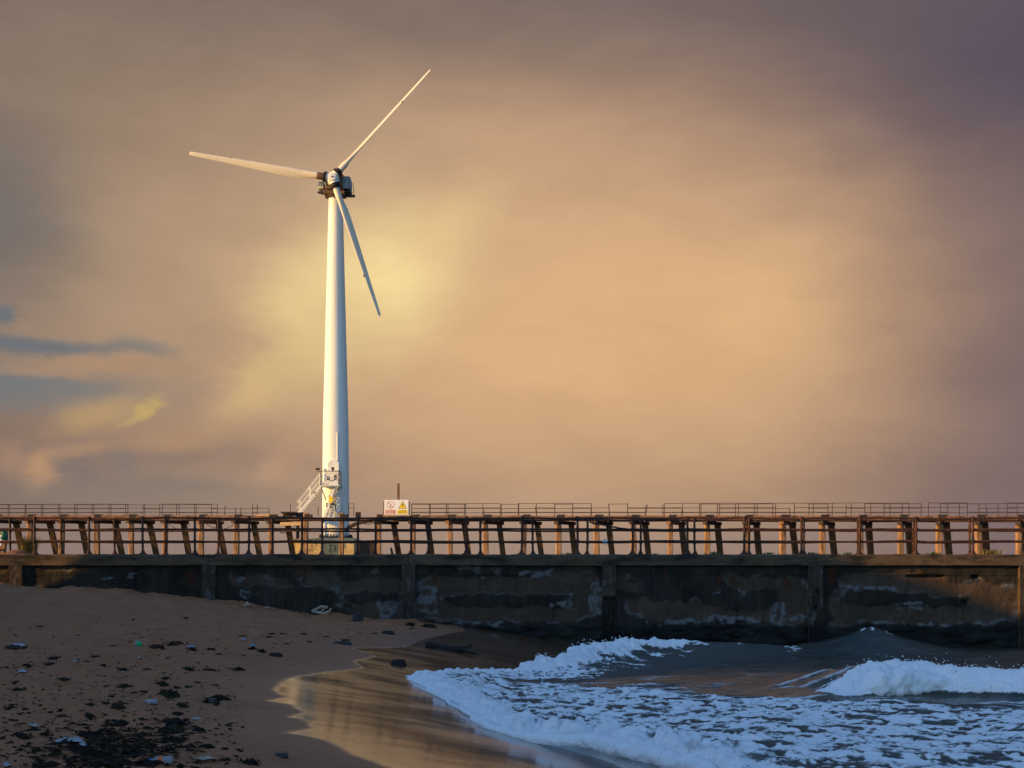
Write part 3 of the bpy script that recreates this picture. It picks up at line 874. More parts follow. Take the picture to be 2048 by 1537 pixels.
def pil_attr(XX, ZZ):
    base = panel_attr(XX, ZZ)
    e = base['bare'] * 0 
    base['bare'] = 0.55 + 0.3 * fbm(XX * 1.5, ZZ * 0.8, 3, 301)
    base['bare'] = np.clip(base['bare'], 0, 1) * sst(wz(1222), wz(1190), ZZ)
    base['chip'] = np.clip(base['chip'] * 0.3 + 0.5 * sst(0.25, 0.5, fbm(XX * 5, ZZ * 1.5, 3, 303)), 0, 1) * (1 - base['algae'])
    return base
def pil_depth(XX, ZZ, at):
    x0, x1 = XX.min(), XX.max()
    worn = np.interp(0.5 * (x0 + x1), [wx(0), wx(816), wx(1218), wx(1632), wx(2400)], [0.0, 0.06, 0.55, 0.25, 0.1])
    cut = sst(0.1, -0.1, ZZ - (wz(1197) + 0.08 * noise2(XX * 5, ZZ * 0, 311)))
    d = 0.012 * fbm(XX * 3, ZZ * 2, 3, 305) + 0.012 * fbm(XX * 9, ZZ * 5, 2, 306)
    if worn > 0.4:
        d = d + 0.30 * cut
    elif worn > 0.2:
        h = np.hypot((XX - wx(1633)) / 0.13, (ZZ - wz(1200)) / 0.34)
        d = d + 0.16 * sst(1.05, 0.8, h + 0.25 * fbm(XX * 6, ZZ * 4, 2, 307))
    return d
for (p0, p1) in PIL:
    a, c_ = wx(p0), wx(p1)
    core = MB(); core.box(((a + c_) / 2, PY + 0.145, 1.1 + COPB / 2 - 0.6), (c_ - a - 0.012, 0.25, COPB + 1.0 - 0.03))
    ob = wall_grid('pilaster', a, c_, -0.4, COPB + 0.005, WALL_Y + 0.012, 0.035, pil_depth, pil_attr, M['wall'], wall)
    # sides of the pilaster
    sides = MB()
    for x_, s_ in ((a, -1), (c_, 1)):
        sides.add([(x_, WALL_Y + 0.012, -0.4), (x_, WALL_Y + 0.4, -0.4), (x_, WALL_Y + 0.4, COPB), (x_, WALL_Y + 0.012, COPB)], [(0, 1, 2, 3)])
    ORIG[ob] = Vector((0, WALL_Y, 0))
    sides.build('flank', M['coping'], ob)
    if p0 in (803,):   # concrete toe spreading round the foot of the pilaster
        toe = MB()
        toe.prism([(a - 0.34, -0.3), (c_ + 0.34, -0.3), (c_ + 0.30, 0.95), (c_ + 0.10, 1.35), (c_ + 0.02, 1.75), (a - 0.02, 1.75), (a - 0.12, 1.35), (a - 0.30, 0.95)], WALL_Y + 0.02, WALL_Y + 0.3)
        toe.build('toe', M['tar_timber'], ob)

# ------------------------------------------------------------------ railings on the wall
def wall_railing(name, label, y, us):
    k = y / FPX
    rl = thing(name, (0, y, TOP), label, 'railing')
    for i, u_ in enumerate(us):
        x = (u_ - 1024) * k
        lean = random.uniform(-0.022, 0.022)
        mb = MB()
        mb.tube([(x, y, TOP), (x + lean, y, TOP + 0.40), (x + lean, y, TOP + 0.80), (x + lean, y, TOP + 1.18)], 0.038, 8)
        for hz in (0.42, 0.81, 1.17):
            mb.lathe((x + lean, y, TOP + hz), [(0.03, -0.062), (0.056, -0.05), (0.064, 0), (0.056, 0.05), (0.03, 0.062)], 8)
        po = mb.build('post', M['iron'], rl, smooth=True)
        mb = MB(); mb.lathe((x, y, TOP), [(0.13, -0.02), (0.13, 0.02), (0.075, 0.05), (0.055, 0.12)], 10)
        mb.build('foot', M['iron'], po, smooth=True)
    x0, x1 = (us[0] - 1024) * k, (us[-1] - 1024) * k
    for hz in (0.42, 0.81, 1.17):
        pts = []
        n = len(us) * 2
        for i in range(n + 1):
            pts.append((x0 + (x1 - x0) * i / n, y, TOP + hz + random.uniform(-0.018, 0.018)))
        mb = MB(); mb.tube(pts, 0.031, 8)
        mb.build('rail', M['iron'], rl, smooth=True)
    return rl
front_rail = wall_railing('guard_railing', 'rusty iron railing along the near edge of the concrete wall', WALL_Y + 0.16,
    [-145, -38, 70, 178, 286, 390, 497, 603, 715, 822, 932, 1043, 1155, 1265, 1376, 1488, 1603, 1719, 1832, 1946, 2060, 2172])
rear_rail = wall_railing('guard_railing', 'rusty iron railing along the far edge of the concrete wall', WALL_Y + 1.85,
    [-188, -84, 21, 124, 230, 331, 436, 543, 644, 750, 856, 961, 1066, 1174, 1281, 1390, 1498, 1608, 1716, 1828, 1940, 2052, 2160])
# ------------------------------------------------------------------ timber pier behind the wall
PA = P(0, 1031, 122.8); PB = P(2048, 1032, 103.9)
def pier_pt(u):
    """where the line of sight of column u meets the pier's near edge: (x, y, deck height)"""
    k = (u - 1024) / FPX
    # PA + s*(PB-PA), x = k*y
    ax, ay, bx_, by_ = PA.x, PA.y, PB.x - PA.x, PB.y - PA.y
    s_ = (k * ay - ax) / (bx_ - k * by_)
    y = ay + s_ * by_
    return Vector((k * y, y, EYE_Z + (HOR - (1031 + s_)) * y / FPX))
pier = thing('timber_pier', (0, 113, 0), 'old timber pier on lit and leaning piles behind the wall', 'pier')
DIRB = Vector((1.07, 1.9, 0))           # across the pier, towards the far side
BENTS = [-150, -78, -8, 60, 124, 193, 262, 331, 402, 473, 542, 612, 683, 757, 826, 900, 971, 1048, 1117, 1193, 1267, 1341, 1414, 1493, 1566, 1645, 1721, 1802, 1879, 1957, 2038, 2117, 2197]
BH = 0.42                                # stringer depth
tops = {u: pier_pt(u) for u in BENTS}
for u in BENTS:
    p = tops[u]
    zt = p.z - BH                        # underside of stringers
    near_turbine = 600 < u < 770
    j = random.uniform
    # vertical pile
    w = 0.42 + j(-0.03, 0.04)
    if u == 683:
        w = 0.40
    base = Vector((p.x + j(-0.18, 0.10), p.y + j(-0.1, 0.1), -2.0))
    ptop = Vector((p.x, p.y + 0.05, zt - 0.26 if not near_turbine else p.z + (0.22 if u != 757 else 0.1)))
    mb = MB()
    n = 6
    vs, fs = [], []
    for i in range(n + 1):
        f = i / n
        c_ = base.lerp(ptop, f)
        ww = w * (1.06 - 0.06 * f) / 2
        for (a_, b_) in ((-1, -0.75), (-0.75, -1), (0.75, -1), (1, -0.75), (1, 0.75), (0.75, 1), (-0.75, 1), (-1, 0.75)):
            vs.append((c_.x + a_ * ww + j(-.012, .012), c_.y + b_ * ww + j(-.012, .012), c_.z))
    for i in range(n):
        for k in range(8):
            k2 = (k + 1) % 8
            fs.append((i * 8 + k, i * 8 + k2, (i + 1) * 8 + k2, (i + 1) * 8 + k))
    fs += [tuple(reversed(range(8))), tuple(range(n * 8, n * 8 + 8))]
    mb.add(vs, fs)
    pile = mb.build('pile', M['timber'], pier)
    # iron strap and bolts on the pile head
    if not near_turbine:
        mb = MB(); mb.box((p.x, p.y - w / 2 - 0.02, zt - 0.55), (0.10, 0.03, 0.5)); mb.build('strap', M['iron'], pile)
    # raking pile on the far side
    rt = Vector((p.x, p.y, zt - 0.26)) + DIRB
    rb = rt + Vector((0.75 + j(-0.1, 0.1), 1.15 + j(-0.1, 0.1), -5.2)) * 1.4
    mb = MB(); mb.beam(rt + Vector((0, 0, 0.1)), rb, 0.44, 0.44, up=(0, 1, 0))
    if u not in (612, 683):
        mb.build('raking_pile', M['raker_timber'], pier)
    # cross head carrying the stringers
    d = DIRB.normalized()
    if u not in (612, 683):
        mb = MB(); mb.beam(Vector((p.x, p.y, zt - 0.13)) - d * 0.45, Vector((p.x, p.y, zt - 0.13)) + DIRB + d * 0.5, 0.36, 0.26 - 0.004)
        mb.build('cross_head', M['tar_timber'] if u % 3 else M['timber_h'], pier)
    # block on top of the cross head between the stringer ends
    mb = MB(); mb.box((p.x + 0.22, p.y - 0.05, p.z - BH / 2 + 0.04), (0.62, 0.46, BH + 0.06), jit=0.015)
    mb.build('corbel', M['tar_timber'], pier)
# stringers, one length per bay, near and far
for a, c_ in zip(BENTS[:-1], BENTS[1:]):
    pa, pc = tops[a], tops[c_]
    gap = 540 <= a < 750
    for off, nm in ((Vector((0, 0, 0)), 'stringer'), (DIRB, 'stringer')):
        if gap and off.length > 0:
            continue
        dz = random.uniform(-0.03, 0.03)
        q0 = pa + off + Vector((0.02, 0, -BH / 2 + dz)); q1 = pc + off + Vector((-0.10, 0, -BH / 2 + random.uniform(-0.03, 0.03)))
        h = BH * random.uniform(0.90, 1.0)
        if gap:      # broken stretch round the turbine: thinner and lower baulks
            h = 0.24; q0 = q0 + Vector((0, 0.5, -0.12)); q1 = q1 + Vector((0, 0.5, -0.12))
        mb = MB(); mb.beam(q0, q1, 0.34, h)
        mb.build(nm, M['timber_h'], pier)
# deck planks laid across the stringers
dirx = (PB - PA).normalized()
L = (tops[2197] - tops[-150]).length
n = int(L / 0.42)
for i in range(n):
    f = (i + 0.5) / n
    c_ = tops[-150].lerp(tops[2197], f)
    u = 1024 + FPX * c_.x / c_.y
    if 560 < u < 745:
        continue
    c_ = c_ + Vector((0, 0, -0.055))
    mb = MB(); q = c_ + DIRB * 0.42; q1 = c_ + DIRB * 1.05
    mb.beam(q, q1, 0.38 * random.uniform(.9, 1), 0.07)
    if i % 1 == 0:
        mb.build('plank', M['timber_h'], pier)
# loose timbers near the turbine
mb = MB(); a = pier_pt(562) + Vector((0, -0.1, -0.72)); c_ = pier_pt(604) + Vector((0, -0.1, -0.66)); mb.beam(a, c_, 0.3, 0.30); mb.build('loose_beam', M['plank'], pier)
mb = MB(); a = pier_pt(512) + Vector((0, 0.2, -0.05)); c_ = pier_pt(551) + Vector((0, 0.2, -0.02)); mb.beam(a, c_, 0.3, 0.22); mb.build('loose_beam', M['plank'], pier)
mb = MB(); mb.box(pier_pt(595) + Vector((0, 1.2, 0.08)), (0.62, 0.5, 0.42)); mb.build('bearing_block', M['tar_timber'], pier)
mb = MB(); mb.box(pier_pt(572) + Vector((0, 1.0, 0.02)), (0.75, 0.5, 0.26)); mb.build('bearing_block', M['tar_timber'], pier)
mb = MB(); mb.box(pier_pt(714) + Vector((0, 0.9, 0.05)), (0.40, 0.42, 0.5)); mb.build('bearing_block', M['tar_timber'], pier)
# curved knee between tower and stringer
pk_ = [pier_pt(690) + Vector((0, .3, -1.3)), pier_pt(697) + Vector((0, .3, -0.95)), pier_pt(708) + Vector((0, .3, -0.72)), pier_pt(726) + Vector((0, .3, -0.5)), pier_pt(744) + Vector((0, .3, -.42))]
mb = MB(); mb.tube(pk_, [0.16, 0.16, 0.17, 0.17, 0.16], 6); mb.build('knee_brace', M['tar_timber'], pier)
# plank fender beside the turbine footing
for i in range(7):
    u = 712 + i * 5.6
    p = pier_pt(u)
    mb = MB(); mb.box((p.x, p.y + 1.2, EYE_Z + (HOR - 1081) * p.y / FPX - 1.6 + random.uniform(-.02, .02)), (0.215, 0.16, 3.2)); mb.build('fender_plank', M['tar_timber'], pier)
# drooping cables slung from pile to pile
for (u0, v0, u1, v1, sag) in [(338, 1048, 380, 1050, 10), (395, 1050, 440, 1048, 10), (410, 1046, 470, 1048, 12), (556, 1060, 580, 1066, 4), (723, 1046, 752, 1044, 4), (560, 1066, 605, 1040, 5)]:
    y = pier_pt((u0 + u1) / 2).y + 0.8
    pts = []
    for i in range(9):
        f = i / 8
        pts.append(P(u0 + (u1 - u0) * f, v0 + (v1 - v0) * f + sag * 4 * f * (1 - f), y))
    mb = MB(); mb.tube(pts, 0.025, 5); mb.build('cable', M['iron_thin'], pier)

# ------------------------------------------------------------------ handrails on the pier deck
def pier_railing(label, off, us, gaps, broken, seed):
    rr_ = random.Random(seed)
    rl = thing('pier_handrail', tuple(pier_pt(us[0]) + off), label, 'railing')
    tp = []
    for i, u in enumerate(us):
        if i in gaps:
            tp.append(None); continue
        p = pier_pt(u) + off
        h = 1.0 + rr_.uniform(-0.02, 0.02)
        lean = rr_.uniform(-0.02, 0.02)
        if i in broken:
            h = rr_.uniform(0.55, 0.95); lean = rr_.uniform(-0.12, 0.12)
        mb = MB(); mb.tube([p, p + Vector((lean, 0, h))], 0.030, 5); mb.build('post', M['iron_thin'], rl)
        tp.append((p, h, lean, i in broken))
    for i in range(len(us) - 1):
        a, c_ = tp[i], tp[i + 1]
        if a is None or c_ is None:
            continue
        for k, f in enumerate((0.98, 0.64, 0.30)):
            if (a[3] or c_[3]) and k == 0:
                continue
            if rr_.random() < (0.08, 0.22, 0.15)[k]:
                continue
            q0 = a[0] + Vector((a[2] * f, 0, f * 1.0 + rr_.uniform(-.015, .015))); q1 = c_[0] + Vector((c_[2] * f, 0, f * 1.0 + rr_.uniform(-.015, .015)))
            mb = MB(); mb.tube([q0, q1], 0.022, 5); mb.build('rail', M['iron_thin'], rl)
    return rl
us1 = [-54, -18, 13.5, 47, 81, 115, 149, 183, 217, 251, 285, 320, 354, 388, 430, 466, 501, 535, 559, 577, 595, 633, 660, 694, 704, 773, 820, 855, 890, 926, 963, 998, 1034, 1071, 1107, 1143, 1181, 1218, 1253.5, 1290, 1327, 1364, 1401, 1438, 1476, 1513, 1550, 1588, 1626, 1664, 1702, 1741, 1780, 1818, 1857, 1896, 1935, 1975, 2015, 2054, 2094]
us2 = [-50, -16, 18.5, 52, 86, 119, 154, 188, 222, 257, 291, 325, 361, 395.5, 421.5, 454, 488, 520, 545, 770, 800, 838, 874, 910, 946, 982, 1017, 1053, 1090, 1126, 1163, 1200, 1237, 1272, 1309, 1346, 1383, 1419, 1456, 1494, 1531, 1567, 1605, 1643, 1680, 1718, 1757, 1794, 1832, 1871, 1910, 1949, 1988, 2027, 2065, 2104]
pier_railing('thin iron handrail along the near side of the timber pier deck', Vector((0.1, 0.35, -0.02)), us1, {18, 20, 22, 25}, {15, 17, 21, 37, 39, 57}, 3)
pier_railing('thin broken iron handrail along the far side of the timber pier deck', DIRB + Vector((-0.25, -0.35, -0.02)), us2, {17, 18, 19}, {14, 15, 24, 27, 30, 33, 35, 41, 44}, 5)

# ------------------------------------------------------------------ sign and mast on the pier
sp = pier_pt(794) + Vector((0, -0.55, 0.0))
ks = sp.y / FPX
sign = thing('warning_sign', (sp.x, sp.y, sp.z), 'white warning board with red circle and yellow triangle on the pier', 'sign')
sw, sh = 48 * ks, 29.5 * ks
zc = EYE_Z + (HOR - 1015) * ks
mb = MB(); mb.box((sp.x, sp.y, zc), (sw, 0.05, sh)); board = mb.build('board', M['signwhite'], sign, bevel=0.01)
for dx_ in (-sw * 0.53, sw * 0.53):
    mb = MB(); mb.box((sp.x + dx_, sp.y + 0.10, zc - 0.12), (0.06, 0.08, sh * 0.95)); mb.build('post', M['iron'], sign)
mb = MB(); mb.box((sp.x, sp.y + 0.06, zc - sh / 2 - 0.06), (sw * 1.12, 0.16, 0.10)); mb.build('shelf', M['plank'], sign)
fy = sp.y - 0.025
def flat(poly, z, m_, nm, dy=0.004):
    mb = MB(); mb.prism([(sp.x + x, zc + zz) for x, zz in poly], fy - dy, fy + 0.001); return mb.build(nm, m_, board)
def rect(cx, cz, w, h): return [(cx - w / 2, cz - h / 2), (cx + w / 2, cz - h / 2), (cx + w / 2, cz + h / 2), (cx - w / 2, cz + h / 2)]
# prohibition ring
cx, cz, r0, r1 = -sw * 0.245, sh * 0.155, sw * 0.135, sw * 0.158
mb = MB(); vs, fs = [], []
for k in range(28):
    a = 2 * math.pi * k / 28
    for rr_ in (r0, r1):
        for yy in (fy - 0.006, fy + 0.001):
            vs.append((sp.x + cx + rr_ * math.cos(a), yy, zc + cz + rr_ * math.sin(a)))
for k in range(28):
    k2 = (k + 1) % 28
    for (i, j_) in ((0, 2), (2, 3), (3, 1), (1, 0)):
        fs.append((k * 4 + i, k * 4 + j_, k2 * 4 + j_, k2 * 4 + i))
mb.add(vs, fs); mb.build('prohibition_ring', M['signred'], board)
dd = 0.707
hw = sw * 0.012
flat([(cx - dd * r0 - hw * dd, cz + dd * r0 - hw * dd), (cx + dd * r0 - hw * dd, cz - dd * r0 - hw * dd), (cx + dd * r0 + hw * dd, cz - dd * r0 + hw * dd), (cx - dd * r0 + hw * dd, cz + dd * r0 + hw * dd)], 0, M['signred'], 'prohibition_bar', 0.008)
# small anchor inside the ring
mb = MB()
ap = [(-0.42, -0.42), (-0.25, -0.62), (0.0, -0.68), (0.25, -0.62)]
mb.tube([(sp.x + cx + x * r0, fy - 0.003, zc + cz + z * r0) for x, z in ap], r0 * 0.05, 5)
mb.tube([(sp.x + cx, fy - 0.003, zc + cz - 0.66 * r0), (sp.x + cx, fy - 0.003, zc + cz + 0.45 * r0)], r0 * 0.035, 5)
mb.tube([(sp.x + cx - .2 * r0, fy - 0.003, zc + cz + 0.25 * r0), (sp.x + cx + .2 * r0, fy - 0.003, zc + cz + 0.25 * r0)], r0 * 0.035, 5)
mb.build('anchor_symbol', M['signblack'], board)
# warning triangle
tx, tz, th = sw * 0.255, sh * 0.155, sh * 0.50
flat([(tx - th * 0.58, tz - th * 0.5), (tx + th * 0.58, tz - th * 0.5), (tx, tz + th * 0.52)], 0, M['signblack'], 'triangle_border', 0.004)
flat([(tx - th * 0.49, tz - th * 0.45), (tx + th * 0.49, tz - th * 0.45), (tx, tz + th * 0.41)], 0, M['yellow'], 'triangle', 0.007)
bolt = [(0.00, 0.24), (0.07, 0.20), (0.03, 0.06), (0.14, 0.10), (0.12, -0.10), (0.05, -0.06), (0.02, -0.22), (0.06, -0.22), (0.0, -0.36), (-0.07, -0.22), (-0.03, -0.22), (-0.03, -0.02), (-0.13, -0.04), (-0.09, 0.06), (-0.02, 0.02)]
flat([(tx + x * th, tz + z * th) for x, z in bolt], 0, M['signblack'], 'lightning_symbol', 0.010)
flat(rect(-sw * 0.245, -sh * 0.31, sw * 0.42, sh * 0.25), 0, M['signred'], 'red_field')
flat(rect(sw * 0.25, -sh * 0.31, sw * 0.425, sh * 0.26), 0, M['yellow'], 'yellow_field')
def lettering(txt, x, z, size, m_):
    cu = bpy.data.curves.new('lettering', 'FONT'); cu.body = txt; cu.size = size; cu.align_x = 'CENTER'; cu.align_y = 'CENTER'; cu.extrude = 0.002
    tmp = bpy.data.objects.new('lettering_outline', cu); COL.objects.link(tmp)
    me = bpy.data.meshes.new_from_object(tmp.evaluated_get(bpy.context.evaluated_depsgraph_get()))
    bpy.data.objects.remove(tmp)
    me.materials.clear(); me.materials.append(m_)
    o = bpy.data.objects.new('lettering', me); COL.objects.link(o)
    o.parent = board
    o.rotation_euler = (R(90), 0, 0)
    o.location = Vector((sp.x + x, fy - 0.008, zc + z)) - ORIG[board]
lettering('Do not', -sw * 0.245, -sh * 0.255, sh * 0.145, M['signwhite'])
lettering('anchor', -sw * 0.245, -sh * 0.365, sh * 0.145, M['signwhite'])
lettering('DANGER', sw * 0.25, -sh * 0.255, sh * 0.13, M['signtext'])
lettering('Buried cable', sw * 0.25, -sh * 0.365, sh * 0.13, M['signtext'])
# timber mast behind the sign
mp = pier_pt(795.5) + Vector((0, 0.5, 0)); kk = mp.y / FPX
mb = MB(); mb.beam((mp.x, mp.y, mp.z - 0.35), (mp.x + 0.02, mp.y, EYE_Z + (HOR - 967) * kk), 0.21, 0.21, up=(0, 1, 0), w1=0.18, h1=0.18)
tag(mb.build('timber_mast', M['timber']), 'bare timber post rising behind the white warning board', 'post')
# ------------------------------------------------------------------ wind turbine
TY = 124.0
KT = TY / FPX
TX = (671.5 - 1024) * KT
def tz(v): return EYE_Z + (HOR - v) * KT
ZB, ZT = tz(1077), tz(392)
tur = thing('wind_turbine', (TX, TY, ZB), 'white three-bladed wind turbine standing behind the pier', 'wind turbine')
def trad(z): return np.interp(z, [ZB, tz(860), ZT], [1.19, 1.12, 0.60])
mb = MB()
prof = []
for i in range(41):
    z = ZB + (ZT - ZB) * i / 40
    prof.append((float(trad(z)), z - ZB))
mb.lathe((TX, TY, ZB), prof, 64)
tower = mb.build('tower', M['white'], tur, smooth=True)
for v in (860, 640):
    mb = MB(); z = tz(v); mb.lathe((TX, TY, z), [(trad(z) + .003, -0.05), (trad(z) + 0.012, -0.045), (trad(z) + 0.012, 0.045), (trad(z) + .003, 0.05)], 64); mb.build('flange', M['white'], tower, smooth=True)
mb = MB(); mb.lathe((TX, TY, ZB), [(1.52, 0.0), (1.52, 0.07), (1.20, 0.08)], 48); mb.build('base_flange', M['dark_metal'], tower)
for k in range(32):
    a = 2 * math.pi * k / 32
    mb = MB(); mb.lathe((TX + 1.38 * math.cos(a), TY + 1.38 * math.sin(a), ZB + 0.07), [(0.09, 0), (0.09, 0.09), (0.05, 0.095), (0.05, 0.24), (0.03, 0.25)], 6); mb.build('bolt', M['dark_metal'], tower)
# footing
fx0, fx1 = (583 - 1024) * (TY - 3.4) / FPX, (709 - 1024) * (TY - 3.4) / FPX
mb = MB(); mb.box(((fx0 + fx1) / 2, TY, (ZB - 0.10 - 2) / 2), (fx1 - fx0, 6.8, ZB - 0.10 + 2)); foot = mb.build('footing', M['concrete'], tur, bevel=0.06)
mb = MB(); mb.lathe((TX, TY, ZB - 0.11), [(1.9, 0), (1.86, 0.11)], 24); mb.build('grout_pad', M['concrete'], foot)
# iron brackets left on the face of the footing
for (u, v, w, h) in [(660, 1097, 1.2, 16), (670, 1097, 1.0, 12), (663, 1091, 8, 1.2)]:
    mb = MB(); mb.box(((u - 1024) * (TY - 3.42) / FPX, TY - 3.43, EYE_Z + (HOR - v) * (TY - 3.42) / FPX), (w * 0.0424, 0.06, h * 0.0424)); mb.build('bracket', M['iron'], foot)

# --- platform, door and stairs on the near side of the tower
FYp = TY - 2.75                      # outer edge of the platform
kp = FYp / FPX
def px(u): return (u - 1024) * kp
def pz(v): return EYE_Z + (HOR - v) * kp
zpl = pz(972)
plat = None
mb = MB(); mb.box(((px(641) + px(680)) / 2, (FYp + TY - 1.0) / 2, zpl), (px(680) - px(641), TY - 1.0 - FYp, 0.10)); plat = mb.build('platform', M['grey_metal'], tur)
for u in (641.5, 679.5):
    for yy in (FYp + 0.04, FYp + 0.9):
        mb = MB(); mb.tube([(px(u), yy, zpl), (px(u), yy, zpl + 1.25)], 0.032, 6); mb.build('post', M['dark_metal'], plat)
for z in (1.25, 0.66):
    mb = MB(); mb.tube([(px(679.5), FYp + 0.9, zpl + z), (px(679.5), FYp + 0.04, zpl + z), (px(641.5), FYp + 0.04, zpl + z)], 0.028, 6); mb.build('rail', M['dark_metal'] if z > 1 else M['white_old'], plat)
mb = MB(); mb.box(((px(643) + px(676)) / 2, FYp + 0.06, zpl + 0.22), (px(676) - px(643), 0.03, 0.38)); mb.build('kick_plate', M['white_old'], plat)
# housing round the door with openings
hx0, hx1 = px(645.5), px(674)
mb = MB(); mb.box(((hx0 + hx1) / 2, TY - 1.45, zpl + 0.72), (hx1 - hx0, 0.75, 1.36)); hous = mb.build('door_housing', M['white_old'], tur)
for (u, v, w, h, mt) in [(653.5, 955.5, 5.5, 7, 'dark_metal'), (661.5, 955, 7, 9, 'white'), (667.5, 954, 2.4, 9, 'dark_metal'), (660, 961, 8, 2, 'brown_metal')]:
    mb = MB(); mb.box((px(u), TY - 1.45 - 0.39, pz(v)), (w * kp, 0.05, h * kp)); mb.build('hatch', M[mt], hous)
# tall door panel with cut corners
u0, u1, v0, v1 = 651, 674, 943, 918
mb = MB(); mb.prism([(px(u0), pz(v0)), (px(u1), pz(v0)), (px(u1), pz(v1 + 5)), (px(u1 - 5), pz(v1)), (px(u0 + 6), pz(v1)), (px(u0), pz(v1 + 6))], TY - 1.38, TY - 1.0)
mb.build('door_panel', M['white'], tur, bevel=0.02)
mb = MB(); mb.box((px(665), FYp + 0.25, pz(937.5)), (0.22, 0.22, 0.24)); mb.box((px(665), FYp + 0.25, pz(941.5)), (0.06, 0.06, 0.25)); mb.build('lamp', M['dark_metal'], tur)
mb = MB(); mb.box((px(650), FYp + 0.25, pz(939)), (0.26, 0.2, 0.14)); mb.box((px(650), FYp + 0.25, pz(941.5)), (0.05, 0.05, 0.2)); mb.build('lamp', M['white_old'], tur)
mb = MB(); mb.box((px(635.5), FYp + 0.1, pz(938.5)), (0.34, 0.26, 0.16)); mb.tube([(px(633.5), FYp + .1, pz(939.5)), (px(634.5), FYp + .1, pz(943.5)), (px(641.5), FYp + .1, pz(944))], 0.028, 6); mb.build('floodlight', M['dark_metal'], tur)
# aerial / conduit up the tower
zc0, zc1 = pz(945), pz(862)
mb = MB(); pts = []
for i in range(9):
    z = zc0 + (zc1 - zc0) * i / 8
    a = R(-76)
    r = float(trad(z)) + 0.06
    pts.append((TX + r * math.cos(a), TY + r * math.sin(a), z))
mb.tube(pts, 0.055, 8); mb.build('conduit', M['white'], tur, smooth=True)
# upper stair, going down to the left
st = thing('x', (TX, TY, ZB), '', '') if False else None
s0 = Vector((px(641), FYp + 0.45, zpl)); s1 = Vector((px(597), FYp + 0.45, pz(1027)))
mb = MB()
stair = MB().beam(s0 + Vector((0, -0.36, 0)), s1 + Vector((0, -0.36, 0)), 0.05, 0.24).build('staircase', M['white_old'], tur)
MB().beam(s0 + Vector((0, 0.36, 0)), s1 + Vector((0, 0.36, 0)), 0.05, 0.24).build('stringer', M['white_old'], stair)
for i in range(11):
    q = s0.lerp(s1, (i + 0.6) / 11.2)
    mb = MB(); mb.box((q.x, q.y, q.z + 0.02), (0.24, 0.70, 0.045)); mb.build('tread', M['white_old'], stair)
for sgn in (-0.36, 0.36):
    o_ = Vector((0, sgn, 0))
    for f in (0.03, 0.5, 0.97):
        q = s0.lerp(s1, f) + o_
        mb = MB(); mb.tube([q, q + Vector((0, 0, 1.12))], 0.032, 6); mb.build('baluster', M['white'], stair)
    for h in (1.12, 0.62):
        mb = MB(); mb.tube([s0 + o_ + Vector((0, 0, h)), s1 + o_ + Vector((0, 0, h)), s1 + o_ + Vector((-0.16, 0, h - 0.18))], 0.032, 6); mb.build('handrail', M['white'], stair)
# steep lower stair in front of the tower base and its braces
l0 = Vector((px(668), FYp + 0.75, zpl - 0.1)); l1 = Vector((px(648), FYp + 0.75, pz(1036)))
ls = MB().beam(l0 + Vector((0, -0.35, 0)), l1 + Vector((0, -0.35, 0)), 0.05, 0.18).build('lower_stair', M['white_old'], tur)
MB().beam(l0 + Vector((0, 0.35, 0)), l1 + Vector((0, 0.35, 0)), 0.05, 0.18).build('stringer', M['white_old'], ls)
for i in range(10):
    q = l0.lerp(l1, (i + 0.5) / 10)
    mb = MB(); mb.box((q.x, q.y, q.z), (0.42, 0.66, 0.05)); mb.build('tread', M['white_old'], ls)
for (a, c_) in (((641.5, 974), (648, 999)), ((671, 973), (679, 1000)), ((676, 974), (652, 992))):
    mb = MB(); mb.beam((px(a[0]), FYp + 0.1, pz(a[1])), (px(c_[0]), TY - 1.3, pz(c_[1])), 0.07, 0.10); mb.build('brace', M['white_old'], plat)
mb = MB(); mb.box((px(660.5), FYp + 0.30, pz(999)), (7 * kp, 0.03, 12 * kp)); mb.build('notice_plate', M['yellow'], tur)
mb = MB(); mb.prism([(px(669), pz(986)), (px(679), pz(997)), (px(679), pz(1020)), (px(672), pz(1027)), (px(669), pz(1024))], TY - 1.75, TY - 1.05); mb.build('cable_hood', M['white'], tur, bevel=0.02)
mb = MB(); mb.box((px(657), TY - 1.5, pz(1010)), (17 * kp, 0.5, 10 * kp)); cab = mb.build('cabinet', M['white_old'], tur)
for u in (651.5, 656, 662.5):
    mb = MB(); mb.box((px(u), TY - 1.77, pz(1009)), (2.6 * kp, 0.05, 7 * kp)); mb.build('vent', M['dark_metal'], cab)
mb = MB()
for u in (658, 668):
    mb.tube([(px(u), FYp + 0.2, pz(1056)), (px(u), FYp + 0.2, pz(1012))], 0.03, 6)
lad = mb.build('ladder', M['white'], tur)
for i in range(9):
    z = pz(1056) + (pz(1012) - pz(1056)) * i / 8
    mb = MB(); mb.tube([(px(658), FYp + 0.2, z), (px(668), FYp + 0.2, z)], 0.018, 5); mb.build('rung', M['white'], lad)
# narrow catwalk from the pier to the stair foot, so that the stair stands on something
cw = pier_pt(597)
mb = MB(); mb.beam((px(592), cw.y, pz(1028) - 0.07), (px(592), FYp + 1.2, pz(1028) - 0.07), 1.1, 0.12); mb.build('catwalk', M['tar_timber'], tur)
mb = MB(); mb.beam((px(592), FYp + 1.0, pz(1029) - 0.13), (px(592), FYp + 1.0, ZB - 0.3), 0.25, 0.25, up=(0, 1, 0)); mb.build('catwalk_leg', M['tar_timber'], tur)

